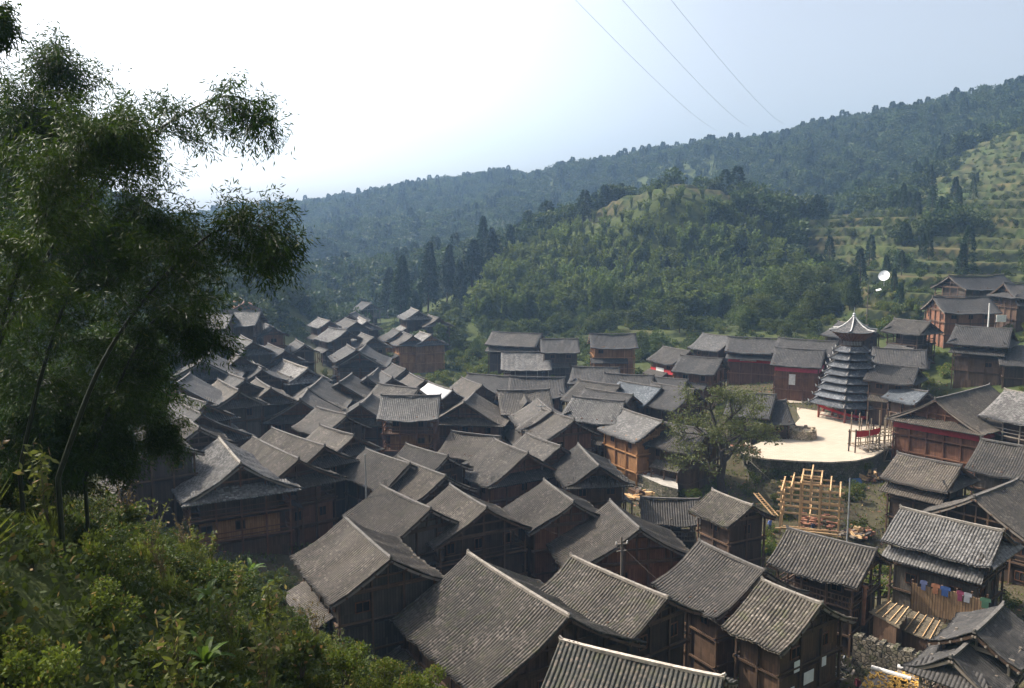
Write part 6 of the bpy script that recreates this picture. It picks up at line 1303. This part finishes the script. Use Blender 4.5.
BAM = [
 ([(-8.76, 16.00, 29.34), (-8.08, 16.00, 30.97), (-7.54, 16.00, 31.95), (-6.91, 16.00, 32.78), (-6.12, 15.70, 33.50), (-5.26, 15.40, 34.08), (-4.48, 15.20, 34.15), (-4.05, 15.00, 33.84)], .055, .34, 1.25, 'bamboo stem arching low, its plume drooping over the upstream houses', .55),
 ([(-10.73, 17.00, 30.78), (-10.28, 17.00, 31.90), (-9.53, 17.00, 33.05), (-8.87, 17.00, 34.09), (-7.99, 16.80, 34.92), (-7.20, 16.60, 35.60), (-6.45, 16.50, 36.11), (-5.38, 16.30, 36.55), (-4.62, 16.20, 36.39)], .055, .30, 1.35, 'bamboo stem leaning farthest over the sky, with a forked feathery plume', .5),
 ([(-12.48, 18.00, 30.48), (-11.63, 18.00, 33.05), (-10.73, 18.00, 35.13), (-9.96, 18.00, 36.34), (-9.49, 18.00, 37.10), (-9.19, 18.00, 37.42)], .055, .3, 1.25, 'upright bamboo stem with the topmost yellow green plume', .4),
 ([(-9.48, 14.00, 31.94), (-9.10, 14.00, 34.56), (-8.70, 14.00, 36.44), (-8.62, 14.00, 37.21), (-8.29, 14.00, 37.51), (-8.11, 14.00, 37.27)], .05, .5, .55, 'bamboo tip with sparse leaves hanging in the top corner of the sky', .5),
 ([(-9.73, 15.00, 30.52), (-9.05, 15.00, 32.33), (-8.41, 15.00, 33.91), (-7.81, 15.00, 35.02), (-7.25, 15.00, 35.70), (-6.77, 15.00, 35.75)], .05, .2, 1.15, 'bamboo stem in the thick of the dark clump, below the topmost plume', .5),
 ([(-10.67, 18.00, 28.94), (-10.09, 18.00, 30.92), (-9.32, 18.00, 32.84), (-8.63, 18.00, 33.79), (-7.87, 18.00, 34.26), (-7.25, 18.00, 34.14), (-6.86, 18.00, 33.64)], .05, .15, 1.2, 'bamboo stem whose fronds fill the gap under the forked plume', .6),
 ([(-9.79, 19.00, 28.42), (-9.24, 19.00, 29.83), (-8.60, 19.00, 31.20), (-7.99, 19.00, 32.11), (-7.30, 19.00, 32.33), (-6.99, 19.00, 31.77)], .045, .05, 1.2, 'low bamboo stem drooping in front of the upper left rows', .7),
 ([(-13.30, 20.00, 28.38), (-12.40, 20.00, 30.58), (-11.43, 20.00, 32.48), (-10.65, 20.00, 33.65), (-9.80, 20.00, 34.11), (-9.12, 20.00, 33.88)], .05, .1, 1.7, 'shaded bamboo stem deep inside the dark clump', .6),
 ([(-12.71, 21.00, 27.84), (-11.99, 21.00, 29.13), (-11.13, 21.00, 30.66), (-10.34, 21.00, 31.41), (-9.48, 21.00, 31.28), (-9.14, 21.00, 30.61)], .05, .05, 1.6, 'shaded bamboo stem at the bottom of the dark clump', .7),
 ([(-13.80, 20.00, 28.13), (-12.99, 20.00, 29.12), (-12.20, 20.00, 30.09), (-11.21, 20.00, 30.58), (-10.41, 20.00, 30.21), (-9.98, 20.00, 29.36)], .05, .02, 2.0, 'lowest bamboo stem, bowed over the bushes at the picture edge', .7),
 ([(-12.53, 19.00, 32.56), (-11.94, 19.00, 34.32), (-11.17, 19.00, 35.83), (-10.58, 19.00, 36.47), (-10.03, 19.00, 36.47), (-9.74, 19.00, 36.05)], .05, .05, 2.0, 'bamboo stem at the picture edge behind the topmost plume', .5),
 ([(-12.52, 22.00, 27.54), (-11.66, 22.00, 28.63), (-10.81, 22.00, 29.57), (-9.87, 22.00, 29.83), (-9.20, 22.00, 29.30), (-9.34, 22.00, 28.63)], .045, .02, 1.2, 'short bowed bamboo stem just above the banana plants', .7),
 ([(-12.23, 19.00, 27.95), (-11.69, 19.00, 29.01), (-11.29, 19.00, 29.71), (-10.82, 19.00, 30.06), (-10.38, 19.00, 29.83), (-10.13, 19.00, 29.17)], .045, .02, 1.6, 'low bamboo stem drooping onto the top of the thicket at the picture edge', .7),
 ([(-11.18, 20.00, 27.63), (-10.83, 20.00, 28.58), (-10.46, 20.00, 29.31), (-10.04, 20.00, 29.61), (-9.67, 20.00, 29.36), (-9.47, 20.00, 28.75)], .045, .02, 1.3, 'low bamboo stem bowing over the bushes beside the banana plants', .7),
]
for k, (pts_, r0, t0, spd, lab, dr) in enumerate(BAM):
    bamboo(pts_, r0, t0, spd, 6 if k < 4 else 11 if spd < 1.3 else 14, lab, .115, dr * .6, k + 3, .6 if k == 3 else 1.15)
# ---------------------------------------------------------------- foreground thicket
def bush_mesh(r, h, n, leaf, wd, mat, nb=9, stems=14):
    out = []; m = n // nb; st = []
    for k in range(nb):
        a = rng.uniform(0, 6.283); q = r * rng.uniform(.0, .8); z = h * rng.uniform(.35, .95) * (1 - .35 * q / r); s = r * rng.uniform(.25, .42)
        C, v = blob((q * math.cos(a), q * math.sin(a), z), (s, s, s * .7), m, .3); D = unit(v * .5 + rng.normal(size=v.shape) * .6 + np.array([0, 0, .1])); out.append(kites(C, D, leaf, wd))
        st.append(([(0, 0, -.3), (q * .4 * math.cos(a), q * .4 * math.sin(a), z * .5), (q * math.cos(a), q * math.sin(a), z)], [.018, .012, .006]))
    return np.concatenate(out), tubes_q(st, 4)
def fern_mesh():
    out = []
    for k in range(13):
        a = k * 2.4; L = rng.uniform(.7, 1.1); n = 26
        for j in range(n):
            t = (j + 1) / n; x = L * t; z = .75 * t - .75 * t * t + .1; w_ = .30 * math.sin(math.pi * min(1, t * .9 + .12))
            for sg in (-1, 1):
                b = np.array([x * math.cos(a), x * math.sin(a), z]); dv = np.array([math.cos(a) * .35 - sg * math.sin(a), math.sin(a) * .35 + sg * math.cos(a), -.15]); dv /= np.linalg.norm(dv)
                fw = np.array([math.cos(a), math.sin(a), .3 - .8 * t]) * .022
                out.append([b - fw, b + dv * w_ * .6 - fw * .8, b + dv * w_, b + dv * w_ * .5 + fw])
    return np.array(out)
def banana_leaf(L, W_, curve, mb, a, tilt, base):
    n = 12; d = Vector((math.cos(a), math.sin(a), 0)); s = Vector((-math.sin(a), math.cos(a), 0)); p = Vector(base); prev = None
    for k in range(n + 1):
        t = k / n; th = tilt - curve * t; w_ = W_ * math.sin(math.pi * min(1, .06 + t * .92))**.7 * (1 if t < .97 else .2)
        nz = Vector((0, 0, 1)); e = [p + s * w_ + nz * w_ * .35, p.copy(), p - s * w_ + nz * w_ * .35]
        if prev: mb.poly([prev[0], prev[1], e[1], e[0]]); mb.poly([prev[1], prev[2], e[2], e[1]])
        prev = e; p = p + (d * math.cos(th) + nz * math.sin(th)) * (L / n)
def banana(loc, s, label, seed):
    rr = random.Random(seed); root = empty('banana_plant', loc, rr.uniform(0, 6), label, 'banana plant')
    mb = MB(); mb.tube([(0, 0, -.6), (0, 0, .9 * s), (.03, 0, 1.7 * s)], [.13 * s, .10 * s, .05 * s], 9); mb.build('stem', plain('banana_stem', (.13, .16, .05), .6), root)
    for k in range(11):
        mb = MB(); banana_leaf(rr.uniform(1.3, 2.5) * s, rr.uniform(.16, .26) * s, rr.uniform(.7, 2.3), mb, k * 2.4 + rr.uniform(-.3, .3), rr.uniform(.9, 1.45), (0, 0, 1.5 * s))
        o = mb.build('leaf', L_BANANA, root)
    return root
LB = {}
for nm, args in (('a', (.75, 1.0, 2600, .07, .28, L_BUSH)), ('b', (.9, 1.25, 2600, .085, .30, L_BUSH2)), ('c', (.6, .75, 2200, .055, .28, L_BUSH)), ('d', (.8, 1.1, 1300, .13, .34, L_BUSH2)), ('e', (.6, 1.1, 900, .06, .30, L_DRY))):
    q, st_ = bush_mesh(*args); LB[nm] = join('bush', [(q, args[5]), (st_, BARKG)])
LB['f'] = quads_mesh('fern', fern_mesh(), L_FERN)
def edge_y(px):      # upper outline of the thicket in the photograph
    return float(np.interp(px, [-40, 0, 60, 110, 150, 190, 240, 285, 300, 330, 380, 420, 455], [446, 454, 464, 476, 486, 505, 540, 572, 590, 632, 640, 650, 690]))
def in_thicket(x, y, m=0):
    px_, py_ = pix(x, y, gz(x, y) + .6); return -60 < px_ < 455 and py_ > edge_y(px_) + m and py_ < 800
kinds = [('a', 'leafy_bush', 'bright leafy bush in the sunlit foreground thicket', 'bush', 'bright bushes of the thicket'), ('b', 'dark_bush', 'dark leafy bush in the foreground thicket', 'bush', 'dark bushes of the thicket'), ('c', 'low_bush', 'low small leaved bush in the foreground thicket', 'bush', 'low bushes of the thicket'), ('d', 'broad_leaved_bush', 'bush with broad dark leaves in the foreground thicket', 'bush', 'broad leaved bushes of the thicket'), ('f', 'fern', 'pale green fern spreading its fronds in the thicket', 'fern', 'ferns of the thicket'), ('e', 'dry_bush', 'brown dried bush among the greenery in front of the silvery roofed house', 'bush', 'dry bushes of the thicket')]
cnt = {}
tp_ = accept_pts(880, -36, 4, 8.0, 73, .72, lambda x, y: in_thicket(x, y, 6) and (y < 50 or clear(x, y, -.3)), 31, 110000)
print('thicket', len(tp_))
for (x, y) in tp_:
    wts = [3, 2.2, 2.2, 1.6, 1.3, .0 if y < 36 else 1.2]; k = rv.choices(range(6), wts)[0]; kk = kinds[k]
    if cnt.get(k, 0) >= 230: k = (k + 1) % 5; kk = kinds[k]
    cnt[k] = cnt.get(k, 0) + 1
    s = rv.uniform(.5, 1.05) * (1.0 if y < 34 else 1.5) * (.6 if k == 4 else 1); o = link(kk[1], LB[kk[0]]); o.location = (x, y, gz(x, y) - .1); o.rotation_euler = (0, 0, rv.uniform(0, 6.28)); o.scale = (s, s, s * rv.uniform(.8, 1.2)); tag(o, kk[2], kk[3], kk[4])
WV = []
for k in range(4):                                         # upright weeds and grass tufts poking out of the bushes
    st_, C_, D_ = [], [], []
    for j in range(7):
        a = rng.uniform(0, 6.28); ln = rng.uniform(.1, .5); hh = rng.uniform(.9, 1.7); pp = [(0 + ln * t * t * math.cos(a), ln * t * t * math.sin(a), hh * t) for t in np.linspace(0, 1, 6)]
        st_.append((pp, [.009 * (1 - .14 * q) for q in range(6)]))
        for q in range(26):
            t = rng.uniform(.3, 1); C_.append((ln * t * t * math.cos(a), ln * t * t * math.sin(a), hh * t)); D_.append(rng.normal(size=3) * .7 + np.array([0, 0, -.1 if k % 2 else .5]))
    Bl = kites(np.zeros((60, 3)) + rng.normal(size=(60, 3)) * .06, unit(rng.normal(size=(60, 3)) * .35 + np.array([0, 0, 1.])), .55, .022)
    WV.append(join('tall_weed', [(kites(np.array(C_), unit(np.array(D_)), .16 if k % 2 else .10, .20), L_WEED if k != 2 else L_DRY), (Bl, L_GRASS), (tubes_q(st_, 3), BARKG)]))
for (x, y) in accept_pts(170, -34, 4, 9, 62, 1.2, lambda x, y: in_thicket(x, y, 10), 61):
    o = link('tall_weed', rv.choice(WV)); sz_ = rv.uniform(.7, 1.2); o.location = (x, y, gz(x, y) + .25); o.rotation_euler = (rv.uniform(-.2, .2), rv.uniform(-.2, .2), rv.uniform(0, 6.28)); o.scale = (sz_,) * 3; tag(o, 'thin upright weed poking out of the foreground thicket', 'weed', 'upright weeds of the thicket')
# loose ground cover under the bushes
gp = np.array(accept_pts(9000, -36, 6, 6, 64, .12, lambda x, y: in_thicket(x, y, 2), 41, 60000)); print('cover', len(gp))
gp = np.repeat(gp, 18, 0) + rng.normal(size=(len(gp) * 18, 2)) * .25; gzv = tz(gp[:, 0], gp[:, 1])
C = np.stack([gp[:, 0], gp[:, 1], gzv + rng.uniform(0, .35, len(gp))], -1)
tag(link('undergrowth', quads_mesh('undergrowth', kites(C, unit(rng.normal(size=C.shape) + np.array([0, 0, .6])), .14, .28), L_BUSH2)), 'tangled leafy ground cover under the foreground bushes', 'ground cover', None, 'stuff')
for p, s, lab in (((-36.40, 84.69, 6.51), .85, 'banana plant beside the silvery roofed house, behind the dark shrubs'), ((-39.03, 82.75, 7.86), .7, 'banana plant half shaded under the bamboo'), ((-21.91, 68.70, 4.47), .72, 'banana plant with upright yellow green leaves below the silvery roofed house'), ((-20.11, 69.43, 3.80), .45, 'smaller banana plant beside the upright yellow green one'), ((-7.57, 20.32, 24.22), .36, 'young banana plant lifting one broad leaf from the bushes'), ((-5.20, 13.68, 25.90), .30, 'young banana plant at the bottom edge with a bright curled leaf'), ((-33.54, 84.08, 5.65), .7, 'banana plant tucked against the corner of the silvery roofed house')):
    banana((p[0], p[1], gz(p[0], p[1]) + .25), s, lab, int(p[0] * 10) % 97)
# tall grass and weeds standing on the near bank at the bottom
for p, lab, nm in (((-4.34, 21.00, 23.34), 'leafy branch reaching over the steep brown roof', 'a'), ((-3.15, 20.00, 23.53), 'leafy bush just below the steep brown roof', 'c'), ((-2.23, 19.50, 23.49), 'bush at the corner of the largest mossy roof', 'a'), ((-5.50, 21.00, 23.56), 'bush in front of the sunlit plank side', 'd'), ((-1.70, 19.00, 23.31), 'small bush at the bottom edge under the largest mossy roof', 'c')):
    o = link('bank_bush', LB[nm]); o.location = (p[0], p[1], max(p[2], gz(p[0], p[1])) - .9); o.scale = (1.1,) * 3; tag(o, lab, 'bush')
